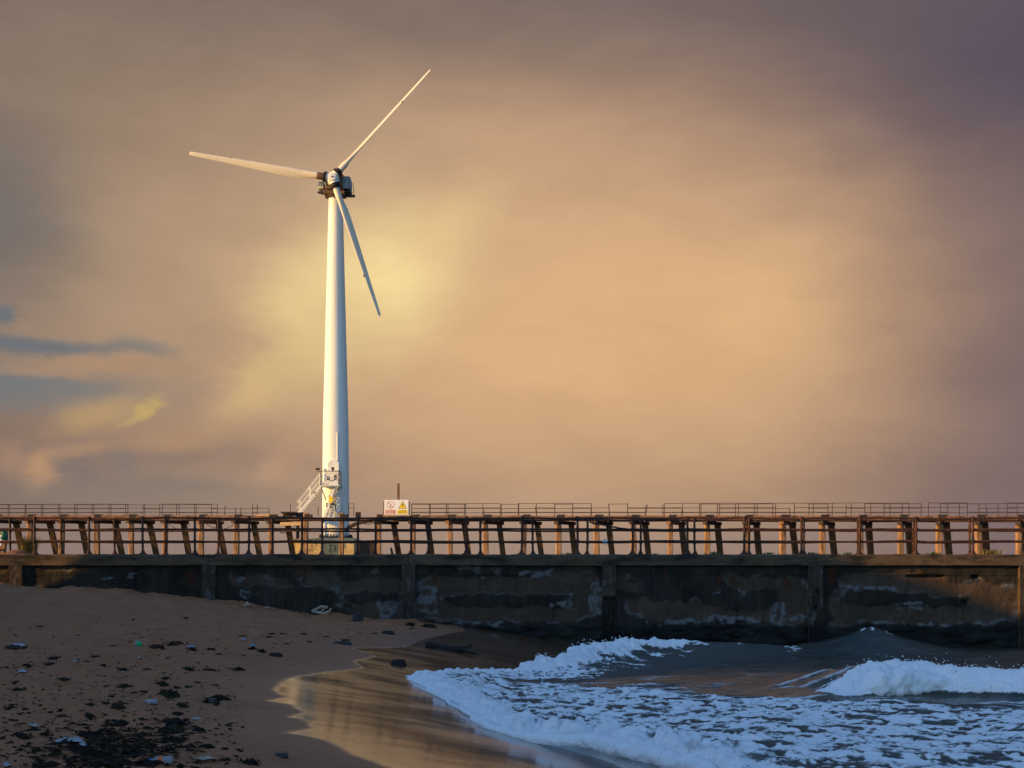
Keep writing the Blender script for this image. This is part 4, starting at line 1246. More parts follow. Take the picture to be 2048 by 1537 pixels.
# --- nacelle
AX = Vector((0.005, -1.0, 0.05)).normalized()      # towards the hub
SD = Vector((-AX.y, AX.x, 0)).normalized() * -1       # to the right as seen by the viewer
SD = Vector((1, 0.005, 0)).normalized()
UP = SD.cross(-AX).normalized() if False else Vector((0, 0, 1))
KN = (TY - 2.3) / FPX
HUB = Vector((TX, TY, 0)) + AX * 2.3
HUB.z = EYE_Z + (HOR - 357) * KN
NC = Vector((TX, TY, HUB.z - 0.1))
def nbox(mb, r, f, z, sr, sf, sz):
    """box in nacelle axes: right, forward, up"""
    c_ = NC + SD * r + AX * f + UP * z
    vs = []
    for dz_ in (-sz / 2, sz / 2):
        for (a, b_) in ((-1, -1), (1, -1), (1, 1), (-1, 1)):
            vs.append(c_ + SD * (a * sr / 2) + AX * (-b_ * sf / 2) + UP * dz_)
    return mb.add(vs, [(3, 2, 1, 0), (4, 5, 6, 7), (0, 1, 5, 4), (1, 2, 6, 5), (2, 3, 7, 6), (3, 0, 4, 7)])
mb = MB(); nbox(mb, 0.05, 0.2, 0.0, 1.5, 2.6, 1.35); nac = mb.build('nacelle', M['brown_metal'], tur, bevel=0.06)
mb = MB(); nbox(mb, 0.0, 0.55, -0.84, 1.8, 1.5, 0.34); mb.build('bedplate', M['brown_metal'], nac, bevel=0.03)
mb = MB(); mb.lathe((TX, TY, ZT), [(0.60, -0.02), (0.78, 0.0), (0.78, 0.12), (0.70, 0.14), (0.70, 0.30)], 32); mb.build('yaw_ring', M['dark_metal'], nac, smooth=True)
mb = MB(); mb.lathe((TX, TY, ZT), [(0.66, 0.14), (0.66, 0.36)], 24); mb.build('yaw_collar', M['yellow'], nac)
for sgn, m_ in ((-1, 'cream_metal'), (1, 'grey_metal')):
    rc = 1.0 if sgn > 0 else -1.10
    wd = 0.62 if sgn > 0 else 0.42
    mb = MB(); nbox(mb, rc, 0.35, -0.02 if sgn > 0 else -0.25, wd, 1.7, 1.10 if sgn > 0 else 0.62); bxo = mb.build('cooler', M['dark_metal'] if sgn > 0 else M[m_], nac, bevel=0.02)
    nn = 8 if sgn > 0 else 6
    for i in range(nn):
        z = (-0.50 + i * 0.135) if sgn > 0 else (-0.50 + i * 0.10)
        mb = MB(); nbox(mb, rc + 0.02 * sgn, 0.35 + 0.88, z, wd * 0.86, 0.10, 0.07); nbox(mb, rc + sgn * (wd / 2 + 0.03), 0.35, z, 0.08, 1.6, 0.07)
        mb.build('louvre', M[m_], bxo)
    mb = MB(); nbox(mb, rc * 1.08, 0.9, -0.80 if sgn < 0 else -0.72, 0.55, 0.18, 0.14); mb.build('bracket', M['dark_metal'], nac)
mb = MB(); nbox(mb, 1.48, 0.4, -0.95, 0.5, 0.2, 0.16); nbox(mb, 1.15, 0.4, -0.92, 0.7, 0.25, 0.22); mb.build('bracket', M['dark_metal'], nac)
mb = MB(); mb.lathe(NC + UP * 0.62 + AX * 0.7 - SD * 0.15, [(0.16, 0), (0.17, 0.2), (0.10, 0.34), (0.03, 0.38)], 12); mb.build('beacon', M['white'], nac, smooth=True)
mb = MB(); mb.lathe(NC + UP * 0.6 + AX * 0.2 + SD * 0.95, [(0.2, 0), (0.2, 0.1), (0.06, 0.22)], 12); mb.build('cap', M['white'], nac, smooth=True)
mb = MB(); nbox(mb, -0.45, 0.7, 0.62, 0.4, 0.5, 0.16); mb.build('cap', M['white'], nac, bevel=0.03)
mb = MB(); mb.tube([NC + SD * 1.45 + UP * 0.4 - AX * .3, NC + SD * 1.55 + UP * -0.1 - AX * .3, NC + SD * 1.5 - UP * 0.6 - AX * .3], 0.03, 6); mb.build('hose', M['dark_metal'], nac)

# --- rotor
RU = (Vector((0, 0, 1)) - AX * AX.z).normalized()
RS = AX.cross(RU) * -1
if RS.x < 0: RS = -RS
ANG = [169.8, 48.6, -71.2]
def rdir(deg): return RS * math.cos(R(deg)) + RU * math.sin(R(deg))
hub = MB().lathe(HUB - AX * 0.75, [(0.50, 0.0), (0.56, 0.25), (0.56, 0.75), (0.50, 0.95), (0.40, 1.08), (0.36, 1.10), (0.34, 1.20), (0.10, 1.24), (0.02, 1.24)], 36, AX).build('hub', M['white'], tur, smooth=True)
mb = MB(); mb.lathe(HUB + AX * 0.44, [(0.06, 0), (0.06, 0.12), (0.02, 0.14)], 10, AX); mb.build('nose_pin', M['dark_metal'], hub)
for a in ANG:
    d = rdir(a)
    mb = MB(); mb.lathe(HUB, [(0.34, 0.2), (0.40, 0.42), (0.40, 0.52)], 20, d); mb.build('socket', M['white'], hub, smooth=True)
    mb = MB(); mb.lathe(HUB, [(0.36, 0.50), (0.47, 0.52), (0.47, 0.60), (0.40, 0.62), (0.40, 0.68), (0.45, 0.69), (0.45, 0.76), (0.3, 0.78)], 24, d); mb.build('root_ring', M['dark_metal'], hub, smooth=True)
def blade(deg, pitch, length, collar):
    d = rdir(deg)
    tdir = (RU * math.cos(R(deg)) - RS * math.sin(R(deg)))
    ROOT = 0.75
    stations = [(0.75, 0.27, 0.27, 0.0, 0), (1.5, 0.28, 0.27, 0.0, 0), (2.0, 0.60, 0.50, 0.04, 1), (2.8, 0.74, 0.36, 0.10, 1), (3.6, 0.76, 0.29, 0.11, 1),
                (5.0, 0.70, 0.23, 0.10, 1), (7.0, 0.60, 0.17, 0.08, 1), (8.9, 0.50, 0.125, 0.06, 1)]
    tipst = [(8.9, 0.48, 0.12, 0.06, 1), (10.5, 0.41, 0.10, 0.05, 1), (12.0, 0.33, 0.08, 0.04, 1), (length - 0.08, 0.28, 0.07, 0.04, 1), (length, 0.16, 0.02, 0.05, 1)]
    def loft(sts, name, parent, m_):
        mb = MB(); n = 20; vs, fs = [], []
        for (r, ch, th, off, air) in sts:
            tw = pitch + 8 * max(0, 1 - r / length)
            cd = tdir * math.cos(R(tw)) - AX * math.sin(R(tw))
            nd = AX * math.cos(R(tw)) + tdir * math.sin(R(tw))
            c_ = HUB + d * r
            for k in range(n):
                a = 2 * math.pi * k / n
                if air:
                    x = 0.5 * math.cos(a)                       # -0.5 leading .. 0.5 trailing
                    s_ = (x + 0.5)
                    yt = 2.6 * (0.2969 * math.sqrt(max(s_, 0)) - 0.126 * s_ - 0.3516 * s_ ** 2 + 0.2843 * s_ ** 3 - 0.1015 * s_ ** 4)
                    y = (yt if math.sin(a) >= 0 else -yt * 0.7) * (th / 0.12) * 0.16 * 2.4
                    q = c_ + cd * (x * ch + off) + nd * (y * 0.5)
                else:
                    q = c_ + cd * (ch * math.cos(a)) + nd * (th * math.sin(a))
                vs.append(q)
        m2 = len(sts)
        for i in range(m2 - 1):
            for k in range(n):
                k2 = (k + 1) % n
                fs.append((i * n + k, (i + 1) * n + k, (i + 1) * n + k2, i * n + k2))
        fs += [tuple(range(n)), tuple(reversed(range((m2 - 1) * n, m2 * n)))]
        mb.add(vs, fs)
        return mb.build(name, m_, parent, smooth=True)
    bl = loft(stations, 'blade', tur, M['blade'])
    loft(tipst, 'tip_brake', bl, M['blade'])
    mb = MB(); mb.lathe(HUB, [(0.285, 0.76), (0.30, 0.80), (0.30, 1.32 if collar else 0.95), (0.283, 1.34 if collar else 0.97)], 24, d); mb.build('root_collar', M['brown_metal'] if collar else M['dark_metal'], bl, smooth=True)
    mb = MB(); cd = tdir * math.cos(R(pitch)) - AX * math.sin(R(pitch))
    q = HUB + d * 8.9 - cd * 0.17; mb.beam(q - d * 0.12, q + d * 0.10, 0.07, 0.07); mb.build('tip_hinge', M['dark_metal'], bl)
    mb = MB(); mb.lathe(HUB, [(0.02, length - 0.02), (0.02, length + 0.05)], 6, d); mb.build('tip_bolt', M['dark_metal'], bl)
blade(ANG[0], 6, 12.45, True)
blade(ANG[1], 50, 12.65, False)
blade(ANG[2], 30, 12.55, False)
# ------------------------------------------------------------------ small things on the wall
# green-topped marker post at the left end
y = WALL_Y + 2.35
ky = y / FPX
gx = (7 - 1024) * ky
mk = thing('marker_post', (gx, y, TOP - 0.05), 'brown marker post with pale band and green domed top at left', 'marker')
mb = MB(); mb.beam((gx - 0.06, y, TOP - 0.1), (gx + 0.02, y, TOP + 0.75), 0.20, 0.20, up=(0, 1, 0)); mb.build('post', M['timber'], mk)
mb = MB(); mb.lathe((gx - 0.05, y, TOP + 0.30), [(0.10, 0), (0.12, 0.02), (0.12, 0.36), (0.10, 0.38)], 14); mb.build('pale_sleeve', M['signwhite'], mk, smooth=True)
M['green'] = simple('green_plastic', (0.012, 0.16, 0.10), 0.45, 0.2, 4)
mb = MB(); mb.lathe((gx + 0.03, y, TOP + 0.50), [(0.10, 0.0), (0.125, 0.03), (0.125, 0.20), (0.115, 0.28), (0.085, 0.34), (0.04, 0.38), (0.015, 0.40)], 16); mb.build('dome', M['green'], mk, smooth=True)

# wind-blown sand on top of the wall at the left end
xs = np.linspace(wx(-60), wx(70), 60); ys = np.linspace(WALL_Y + 0.25, WALL_Y + 2.0, 24)
XX, YY = np.meshgrid(xs, ys)
zz = TOP - 0.04 + 0.22 * np.exp(-((XX - wx(16)) / 0.45) ** 2) * np.exp(-((YY - WALL_Y - 1.0) / 0.55) ** 2) + 0.015 * fbm(XX * 3, YY * 3, 3, 401)
sdft = grid_mesh('sand_drift', xs, ys, zz, M['sand'], {'wet': zz * 0, 'damp': zz * 0})
tag(sdft, 'small heap of blown sand on top of the wall under the grass', 'sand drift')

M['grass_dry'] = simple('dry_grass', (0.17, 0.13, 0.035), 0.8, 0.5, 8)
M['grass'] = simple('green_weed', (0.06, 0.09, 0.03), 0.8, 0.5, 8)
def tuft(name, x, y, z, h, spread, nbl, m_, label, seed):
    rr_ = random.Random(seed)
    mb = MB()
    for i in range(nbl):
        a = rr_.uniform(0, 6.283); r = abs(rr_.gauss(0, spread * 0.4))
        b0 = Vector((x + r * math.cos(a), y + r * math.sin(a) * 0.7, z))
        hh = h * rr_.uniform(0.45, 1.0)
        out = Vector((math.cos(a), math.sin(a) * 0.7, 0)) * hh * rr_.uniform(0.05, 0.45) + Vector((hh * 0.10, 0, 0))
        w = Vector((rr_.uniform(-1, 1), rr_.uniform(-1, 1), 0)).normalized() * 0.011
        p1 = b0 + out * 0.35 + Vector((0, 0, hh * 0.6)); p2 = b0 + out + Vector((0, 0, hh))
        mb.add([b0 - w, b0 + w, p1 + w * 0.8, p1 - w * 0.8, p2], [(0, 1, 2, 3), (3, 2, 4)])
    o = mb.build(name, m_)
    return tag(o, label, 'grass')
tuft('grass_tuft', wx(37), WALL_Y + 1.0, TOP + 0.05, 0.62, 0.26, 420, M['grass_dry'], 'tall dry grass tuft growing on the sand heap atop the wall', 1)
for i, (u, h, sp_, n, lb) in enumerate([
    (1993, 0.22, 0.55, 150, 'low wide grass tuft atop the wall near the right end of the picture'),
    (1875, 0.10, 0.35, 70, 'short grass tuft atop the wall just left of the widest tuft'),
    (1705, 0.09, 0.35, 60, 'small green weed atop the wall above the rightmost wall panel'),
    (1630, 0.10, 0.30, 60, 'small green weed atop the wall above the pilaster with a hole'),
    (1545, 0.09, 0.45, 70, 'low green weeds atop the wall, second clump right of the loose rail'),
    (1432, 0.12, 0.40, 70, 'thin green weeds atop the wall, first clump right of the loose rail'),
    (1313, 0.05, 0.18, 40, 'tiny green weed atop the wall below the loose broken rail'),
    (1140, 0.07, 0.35, 60, 'low weeds and sand atop the wall left of the loose broken rail')]):
    tuft('grass_tuft', wx(u), WALL_Y + 0.45 + 0.1 * (i % 3), TOP, h, sp_, n, M['grass'] if i else M['grass_dry'], lb, 20 + i)

# bent rail that has come loose and lies across the railing
kf = (WALL_Y + 0.08) / FPX
def wp(u, v, dy=0.08): return Vector(((u - 1024) * kf, WALL_Y + dy, EYE_Z - (v - HOR) * kf))
mb = MB(); mb.tube([wp(1179, 1045), wp(1215, 1052), wp(1240, 1057), wp(1268, 1060, 0.12)], 0.026, 8)
tag(mb.build('loose_rail', M['iron'], smooth=True), 'loose broken rail slanting across the wall railing', 'rail')
mb = MB(); mb.box(wp(1210, 1082, 0.10), (0.18, 0.10, 0.075)); mb.lathe(wp(1211, 1088, 0.10), [(0.02, 0.04), (0.04, 0), (0.03, -0.03)], 8)
tag(mb.build('pipe_clamp', M['grey_metal'], bevel=0.01), 'small pale clamp fitting on the lower rail of the wall railing', 'clamp')
mb = MB(); mb.beam(wp(779, 1109, 1.2), wp(776, 1095, 1.2), 0.075, 0.075, up=(0, 1, 0), w1=0.06)
tag(mb.build('timber_stump', M['tar_timber']), 'short dark stump standing on the wall below the warning board', 'stump')

# ------------------------------------------------------------------ driftwood and litter on the beach
M['driftwood'] = simple('wet_driftwood', (0.016, 0.011, 0.008), 0.55, 0.5, 5, 0.5, 30)
M['pale_wood'] = simple('bleached_driftwood', (0.34, 0.26, 0.20), 0.8, 0.4, 5, 0.5, 30)
M['stone'] = simple('dark_wet_stone', (0.030, 0.030, 0.030), 0.5, 0.4, 6, 0.5, 30)
M['weed_dark'] = simple('dark_seaweed', (0.0117, 0.0091, 0.0052), 0.85, 0.6, 9, 0.3, 40)
M['weed_olive'] = simple('olive_seaweed', (0.019, 0.017, 0.007), 0.85, 0.6, 9, 0.3, 40)
M['weed_brown'] = simple('brown_seaweed', (0.0358, 0.0169, 0.0104), 0.85, 0.6, 9, 0.3, 40)

for _k in ('weed_dark', 'weed_olive', 'weed_brown', 'stone'):
    M[_k].node_tree.nodes['Principled BSDF'].inputs['Specular IOR Level'].default_value = 0.15

def rough_log(name, pts, rad, m_, label, cat, n=10, seed=1, fork=None):
    rr_ = random.Random(seed)
    mb = MB()
    pts = [Vector(p) for p in pts]
    # resample
    rp, rd = [], []
    for i in range(len(pts) - 1):
        for k in range(4):
            f = k / 4
            rp.append(pts[i].lerp(pts[i + 1], f) + Vector((rr_.uniform(-1, 1), rr_.uniform(-1, 1), rr_.uniform(-1, 1))) * rad[i] * 0.06)
            rd.append((rad[i] + (rad[i + 1] - rad[i]) * f) * rr_.uniform(0.92, 1.08))
    rp.append(pts[-1]); rd.append(rad[-1])
    mb.tube(rp, rd, n)
    if fork:
        mb.tube([Vector(q) for q in fork[0]], fork[1], 8)
    o = mb.build(name, m_, smooth=True)
    return tag(o, label, cat)
g0 = hit(900, 1302) + Vector((0, 0, 0.05))
kd = g0.y / FPX
def at(u, dv): return Vector((g0.x + (u - 900) * kd, g0.y, g0.z - (dv) * kd))
rough_log('driftwood_log', [at(852, -8), at(866, -5), at(885, 1), at(905, 2), at(922, 2), at(934, -2), at(944, -8)], [0.10, 0.12, 0.11, 0.10, 0.10, 0.07, 0.02], M['driftwood'],
          'curved forked driftwood log lying on the wet sand', 'driftwood', fork=([at(926, 1), at(938, 5) + Vector((0, -0.2, 0)), at(958, 9) + Vector((0, -0.5, 0))], [0.07, 0.055, 0.02]))
p = hit(632, 1229); kd = p.y / FPX
o_ = p + Vector((0, -0.25, 0))
def at2(du, dv): return o_ + Vector((du * kd, 0, -dv * kd))
mb = MB()
mb.tube([at2(-32, -2), at2(-18, 2), at2(0, 2), at2(16, 2)], [0.05, 0.11, 0.12, 0.06], 8)
tag(mb.build('driftwood_root', M['driftwood'], smooth=True), 'dark lower piece of driftwood half buried at the wall foot', 'driftwood')
mb = MB()
mb.tube([at2(-6, -6), at2(4, -11), at2(12, -15), at2(26, -14)], [0.045, 0.05, 0.055, 0.045], 8)
mb.tube([at2(-6, -5), at2(6, -3), at2(18, -1), at2(28, -6), at2(33, -12)], [0.05, 0.06, 0.06, 0.045, 0.02], 8)
mb.tube([at2(10, -3), at2(16, -9), at2(20, -14)], [0.03, 0.035, 0.03], 6)
tag(mb.build('driftwood_branch', M['pale_wood'], smooth=True), 'pale forked driftwood branch lying against the dark wall', 'driftwood')
rough_log('driftwood_stick', [hit(529, 1218) + Vector((0, 0, .02)), hit(536, 1218) + Vector((0, 0, .05)), hit(552, 1219) + Vector((0, 0, .02))], [0.02, 0.03, 0.015], M['pale_wood'], 'thin pale stick lying flat at the wall foot', 'driftwood')
p = hit(496, 1211); mb = MB(); mb.prism([(p.x - 0.16, p.z - 0.03), (p.x + 0.16, p.z - 0.03), (p.x + 0.06, p.z + 0.06), (p.x, p.z + 0.14), (p.x - 0.05, p.z + 0.05)], p.y - 0.2, p.y - 0.05)
tag(mb.build('pale_rock', M['pale_wood'], bevel=0.02), 'small pointed pale rock where the sand meets the wall', 'rock')

def chunk(name, u, v, wpx, hpx, dep, m_, label, cat, rz=0.0, seed=0, long=False):
    """rough broken block, bedded in the sand"""
    rr_ = random.Random(seed * 7 + 3)
    p = hit(u, v); k = p.y / FPX
    w, h = wpx * k, hpx * k
    mb = MB(); vs, fs = [], []
    n, m2 = 12, 6
    for i in range(m2):
        f = i / (m2 - 1)
        for kk in range(n):
            a = 2 * math.pi * kk / n
            ce, se = math.cos(a), math.sin(a)
            pw = 0.55
            x = math.copysign(abs(ce) ** pw, ce) * w / 2; y_ = math.copysign(abs(se) ** pw, se) * dep / 2
            sc = 1.0 - 0.30 * f ** 3
            vs.append((x * sc * rr_.uniform(.93, 1.07), y_ * sc * rr_.uniform(.93, 1.07), -0.04 + (h + 0.04) * f ** 0.8 + rr_.uniform(-.04, .04) * h * (1 if i else 0)))
    for i in range(m2 - 1):
        for kk in range(n):
            k2 = (kk + 1) % n
            fs.append((i * n + kk, i * n + k2, (i + 1) * n + k2, (i + 1) * n + kk))
    fs += [tuple(reversed(range(n))), tuple(range((m2 - 1) * n, m2 * n))]
    mt = Matrix.Rotation(rz, 3, 'Z')
    mb.add([mt @ Vector(q) + p for q in vs], fs)
    o = mb.build(name, m_, smooth=True)
    return tag(o, label, cat)
chunk('driftwood_block', 551, 1314, 30, 8, 0.22, M['driftwood'], 'dark block lying alone on smooth damp sand above the water film', 'block', 0.1, 1)
chunk('driftwood_block', 776, 1269, 27, 7, 0.30, M['driftwood'], 'flat dark timber block on the sand near the middle pilaster', 'block', 0.05, 2)
chunk('stone', 562, 1513, 30, 8, 0.20, M['stone'], 'dark stone lying alone on damp sand at the bottom of the picture', 'stone', 0.1, 3)
chunk('driftwood_block', 797, 1331, 28, 12, 0.30, M['driftwood'], 'squat dark block with water swirling round it on the wet sand', 'block', -0.35, 4)
chunk('boulder', 716, 1243, 22, 14, 0.5, M['stone'], 'rounded dark boulder at the foot of the wall by the driftwood', 'boulder', 0.2, 5)
chunk('stone', 684, 1288, 38, 5, 0.30, M['stone'], 'long flat dark slab lying on the sand before the water film', 'stone', 0.0, 6)
chunk('stone', 425, 1407, 20, 9, 0.14, M['stone'], 'grey stone beside the largest seaweed mound', 'stone', 0.3, 7)
chunk('clod', 235, 1418, 26, 12, 0.2, M['weed_brown'], 'brown lump on the sand left of the plastic bottle', 'clod', 0.1, 8)
chunk('stone', 485, 1456, 9, 3, 0.06, M['weed_brown'], 'tiny red-brown stone alone on the smooth damp sand', 'stone', 0.1, 9)

# litter
M['pet'] = simple('clear_bottle_plastic', (0.32, 0.36, 0.42), 0.2, 0.15, 8)
M['pet'].node_tree.nodes['Principled BSDF'].inputs['Transmission Weight'].default_value = 0.45
M['lid_blue'] = simple('blue_plastic', (0.02, 0.10, 0.42), 0.4, 0.1, 8)
M['orange'] = simple('orange_plastic', (0.55, 0.14, 0.04), 0.4, 0.1, 8)
M['litter_white'] = simple('white_litter', (0.30, 0.31, 0.32), 0.5, 0.15, 8)
M['ball_green'] = simple('green_litter', (0.02, 0.30, 0.12), 0.4, 0.1, 8)
M['foil'] = simple('blue_foil', (0.16, 0.24, 0.36), 0.3, 0.3, 12)
def bottle(u, v, wpx, rz, label, mb_, mc, band):
    p = hit(u, v); k = p.y / FPX
    L_ = wpx * k; r = L_ * 0.15
    d = Vector((math.cos(rz), math.sin(rz), -0.03)).normalized()
    c0 = p + Vector((0, 0, r * 0.85)) - d * L_ / 2
    t_ = thing('plastic_bottle', tuple(p), label, 'bottle')
    mb = MB(); mb.lathe(c0, [(r * 0.7, 0), (r, L_ * 0.04), (r, L_ * 0.25), (r * 0.92, L_ * 0.3), (r, L_ * 0.36), (r, L_ * 0.62), (r * 0.6, L_ * 0.78), (r * 0.35, L_ * 0.86), (r * 0.35, L_ * 0.9)], 16, d); mb.build('body', mb_, t_, smooth=True)
    mb = MB(); mb.lathe(c0, [(r * 0.42, L_ * 0.895), (r * 0.42, L_ * 0.99), (r * 0.3, L_)], 12, d); mb.build('cap', mc, t_, smooth=True)
    mb = MB(); mb.lathe(c0, [(r * 1.0, L_ * 0.38), (r * 1.02, L_ * 0.382), (r * 1.02, L_ * 0.6), (r, L_ * 0.602)], 16, d); mb.build('wrapper', band, t_, smooth=True)
bottle(300, 1409, 32, 2.9, 'pale plastic bottle lying on the sand left of the seaweed mounds', M['pet'], M['litter_white'], M['litter_white'])
bottle(322, 1527, 50, 2.95, 'plastic bottle with blue and orange ends in the bottom seaweed', M['pet'], M['lid_blue'], M['orange'])
# half buried ball, white and green
p = hit(277, 1293); k = p.y / FPX; r = 7.5 * k
bt = thing('toy_ball', tuple(p), 'half white half green ball lying on the sand', 'ball')
for m_, s_ in ((M['litter_white'], -1), (M['ball_green'], 1)):
    mb = MB(); prof = [(r * math.sin(a), s_ * r * math.cos(a)) for a in [math.pi / 2 * (1 - i / 8) for i in range(9)]]
    prof[-1] = (0.002, s_ * r)
    mb.lathe(p + Vector((0, 0, r * 0.45)), prof, 18, (0.97, -0.25, 0.1)); mb.build('shell', m_, bt, smooth=True)
# flattened dark tray with a shiny film
p = hit(31, 1299); k = p.y / FPX
tr = thing('plastic_tray', tuple(p), 'dark plastic tray with shiny pale film on the sand at far left', 'tray')
w = 34 * k
mb = MB(); mb.prism([(p.x - w / 2, p.z + 0.015), (p.x + w / 2, p.z - 0.01), (p.x + w * 0.52, p.z + 0.055), (p.x - w * 0.5, p.z + 0.06)], p.y - 0.12, p.y + 0.16); mb.build('tray', M['stone'], tr, bevel=0.01)
xs = np.linspace(-w * 0.42, w * 0.5, 18); ys = np.linspace(-0.13, 0.17, 10); XX, YY = np.meshgrid(xs, ys)
o = grid_mesh('film', xs, ys, 0.075 + 0.02 * fbm(XX * 14, YY * 14, 3, 501) + 0.02 * np.cos(XX / w * 5), M['foil']); o.parent = tr
def scrap(name, u, v, wpx, dep, hgt, m_, label, cat, seed):
    p = hit(u, v); k = p.y / FPX; w = wpx * k
    a = np.linspace(-1, 1, 16); XX, YY = np.meshgrid(a, a)
    rad = np.sqrt(XX ** 2 + YY ** 2)
    Z = hgt * 0.55 * (0.35 + np.abs(fbm(XX * 2.2, YY * 2.2, 3, seed)) * 1.2) * sst(1.25, 0.5, rad)
    o = grid_mesh(name, a * w / 2, a * dep / 2, Z, m_)
    o.location = p + Vector((0, 0, 0.004)); o.rotation_euler = (0, 0, (seed % 7) * 0.2)
    return tag(o, label, cat)
scrap('crumpled_wrapper', 45, 1345, 17, 0.14, 0.08, M['litter_white'], 'crumpled pale blue wrapper on dry sand below the plastic tray', 'wrapper', 511)
scrap('plastic_sheet', 138, 1483, 52, 0.20, 0.06, M['litter_white'], 'long torn white plastic strip on the sand near the dark seaweed heap', 'plastic', 512)
scrap('plastic_sheet', 168, 1494, 24, 0.16, 0.07, M['litter_white'], 'short torn white plastic scrap beside the longer plastic strip', 'plastic', 513)
scrap('plastic_sheet', 393, 1439, 18, 0.12, 0.03, M['litter_white'], 'thin pale scrap on damp sand right of the seaweed', 'plastic', 514)
scrap('plank_scrap', 410, 1520, 32, 0.14, 0.05, M['pale_wood'], 'pale flat wood scrap between bottom seaweed clumps', 'wood', 515)
scrap('paper_scrap', 278, 1318, 9, 0.08, 0.05, M['pale_wood'], 'tiny pale paper scrap directly below the green and white ball', 'paper', 516)
scrap('paper_scrap', 66, 1454, 16, 0.12, 0.07, M['pale_wood'], 'small pale crumpled paper at lower left of the beach', 'paper', 517)
scrap('paper_scrap', 382, 1295, 15, 0.15, 0.06, M['foil'], 'small bluish wrapper perched on a dark clump mid beach', 'wrapper', 518)
scrap('paper_scrap', 505, 1293, 12, 0.15, 0.08, M['foil'], 'small greyish wrapper beside a dark clump near the upper wrack line', 'wrapper', 519)
scrap('paper_scrap', 487, 1280, 11, 0.15, 0.06, M['litter_white'], 'tiny pale wrapper highest up the wrack line', 'wrapper', 520)
scrap('paper_scrap', 150, 1324, 12, 0.12, 0.06, M['pale_wood'], 'tiny pale scrap left of centre on dry sand', 'paper', 521)
scrap('paper_scrap', 13, 1534, 11, 0.08, 0.06, M['litter_white'], 'tiny white scrap in the bottom left corner', 'paper', 522)

# ------------------------------------------------------------------ seaweed
def weed_mesh(seed, m_, blades, flat_):
    rr_ = random.Random(seed)
    mb = MB()
    # low ragged mound, one metre across before scaling
    n = 14
    vs = [(0, 0, 0.30 * flat_)]
    fs = []
    for ring, (r, z) in enumerate(((0.22, 0.27), (0.36, 0.15), (0.48, 0.0))):
        for k in range(n):
            a = 2 * math.pi * k / n
            q = r * rr_.uniform(0.65, 1.15)
            vs.append((q * math.cos(a), 0.62 * q * math.sin(a), z * flat_ * rr_.uniform(0.5, 1.35) - (0.03 if ring == 2 else 0)))
    for k in range(n):
        k2 = (k + 1) % n
        fs.append((0, 1 + k, 1 + k2))
        for ring in range(2):
            fs.append((1 + ring * n + k, 1 + (ring + 1) * n + k, 1 + (ring + 1) * n + k2, 1 + ring * n + k2))
    mb.add(vs, fs)
    for i in range(blades):
        a = rr_.uniform(0, 6.283)
        b0 = Vector((rr_.gauss(0, 0.20), rr_.gauss(0, 0.11), 0.18 * flat_ * rr_.random()))
        d = Vector((math.cos(a), math.sin(a) * 0.7, 0))
        s_ = Vector((-d.y, d.x, 0)) * rr_.uniform(0.015, 0.05)
        L_ = rr_.uniform(0.15, 0.42)
        p1 = b0 + d * L_ * 0.4 + Vector((0, 0, rr_.uniform(0.02, 0.22) * flat_)); p2 = b0 + d * L_
        p2.z = rr_.uniform(-0.02, 0.05)
        tw = Vector((0, 0, rr_.uniform(-0.04, 0.04)))
        mb.add([b0 - s_, b0 + s_, p1 + s_ * 1.2 + tw, p1 - s_ * 1.2 - tw, p2 + s_ * 0.4, p2 - s_ * 0.4], [(0, 1, 2, 3), (3, 2, 4, 5)])
    return mb.mesh('seaweed_clump', m_)
WM = [weed_mesh(600 + i, [M['weed_dark'], M['weed_dark'], M['weed_olive'], M['weed_dark'], M['weed_brown'], M['weed_olive']][i % 6], 26, [1.0, 0.75, 1.1, 0.6, 0.8, 0.9][i % 6]) for i in range(12)]
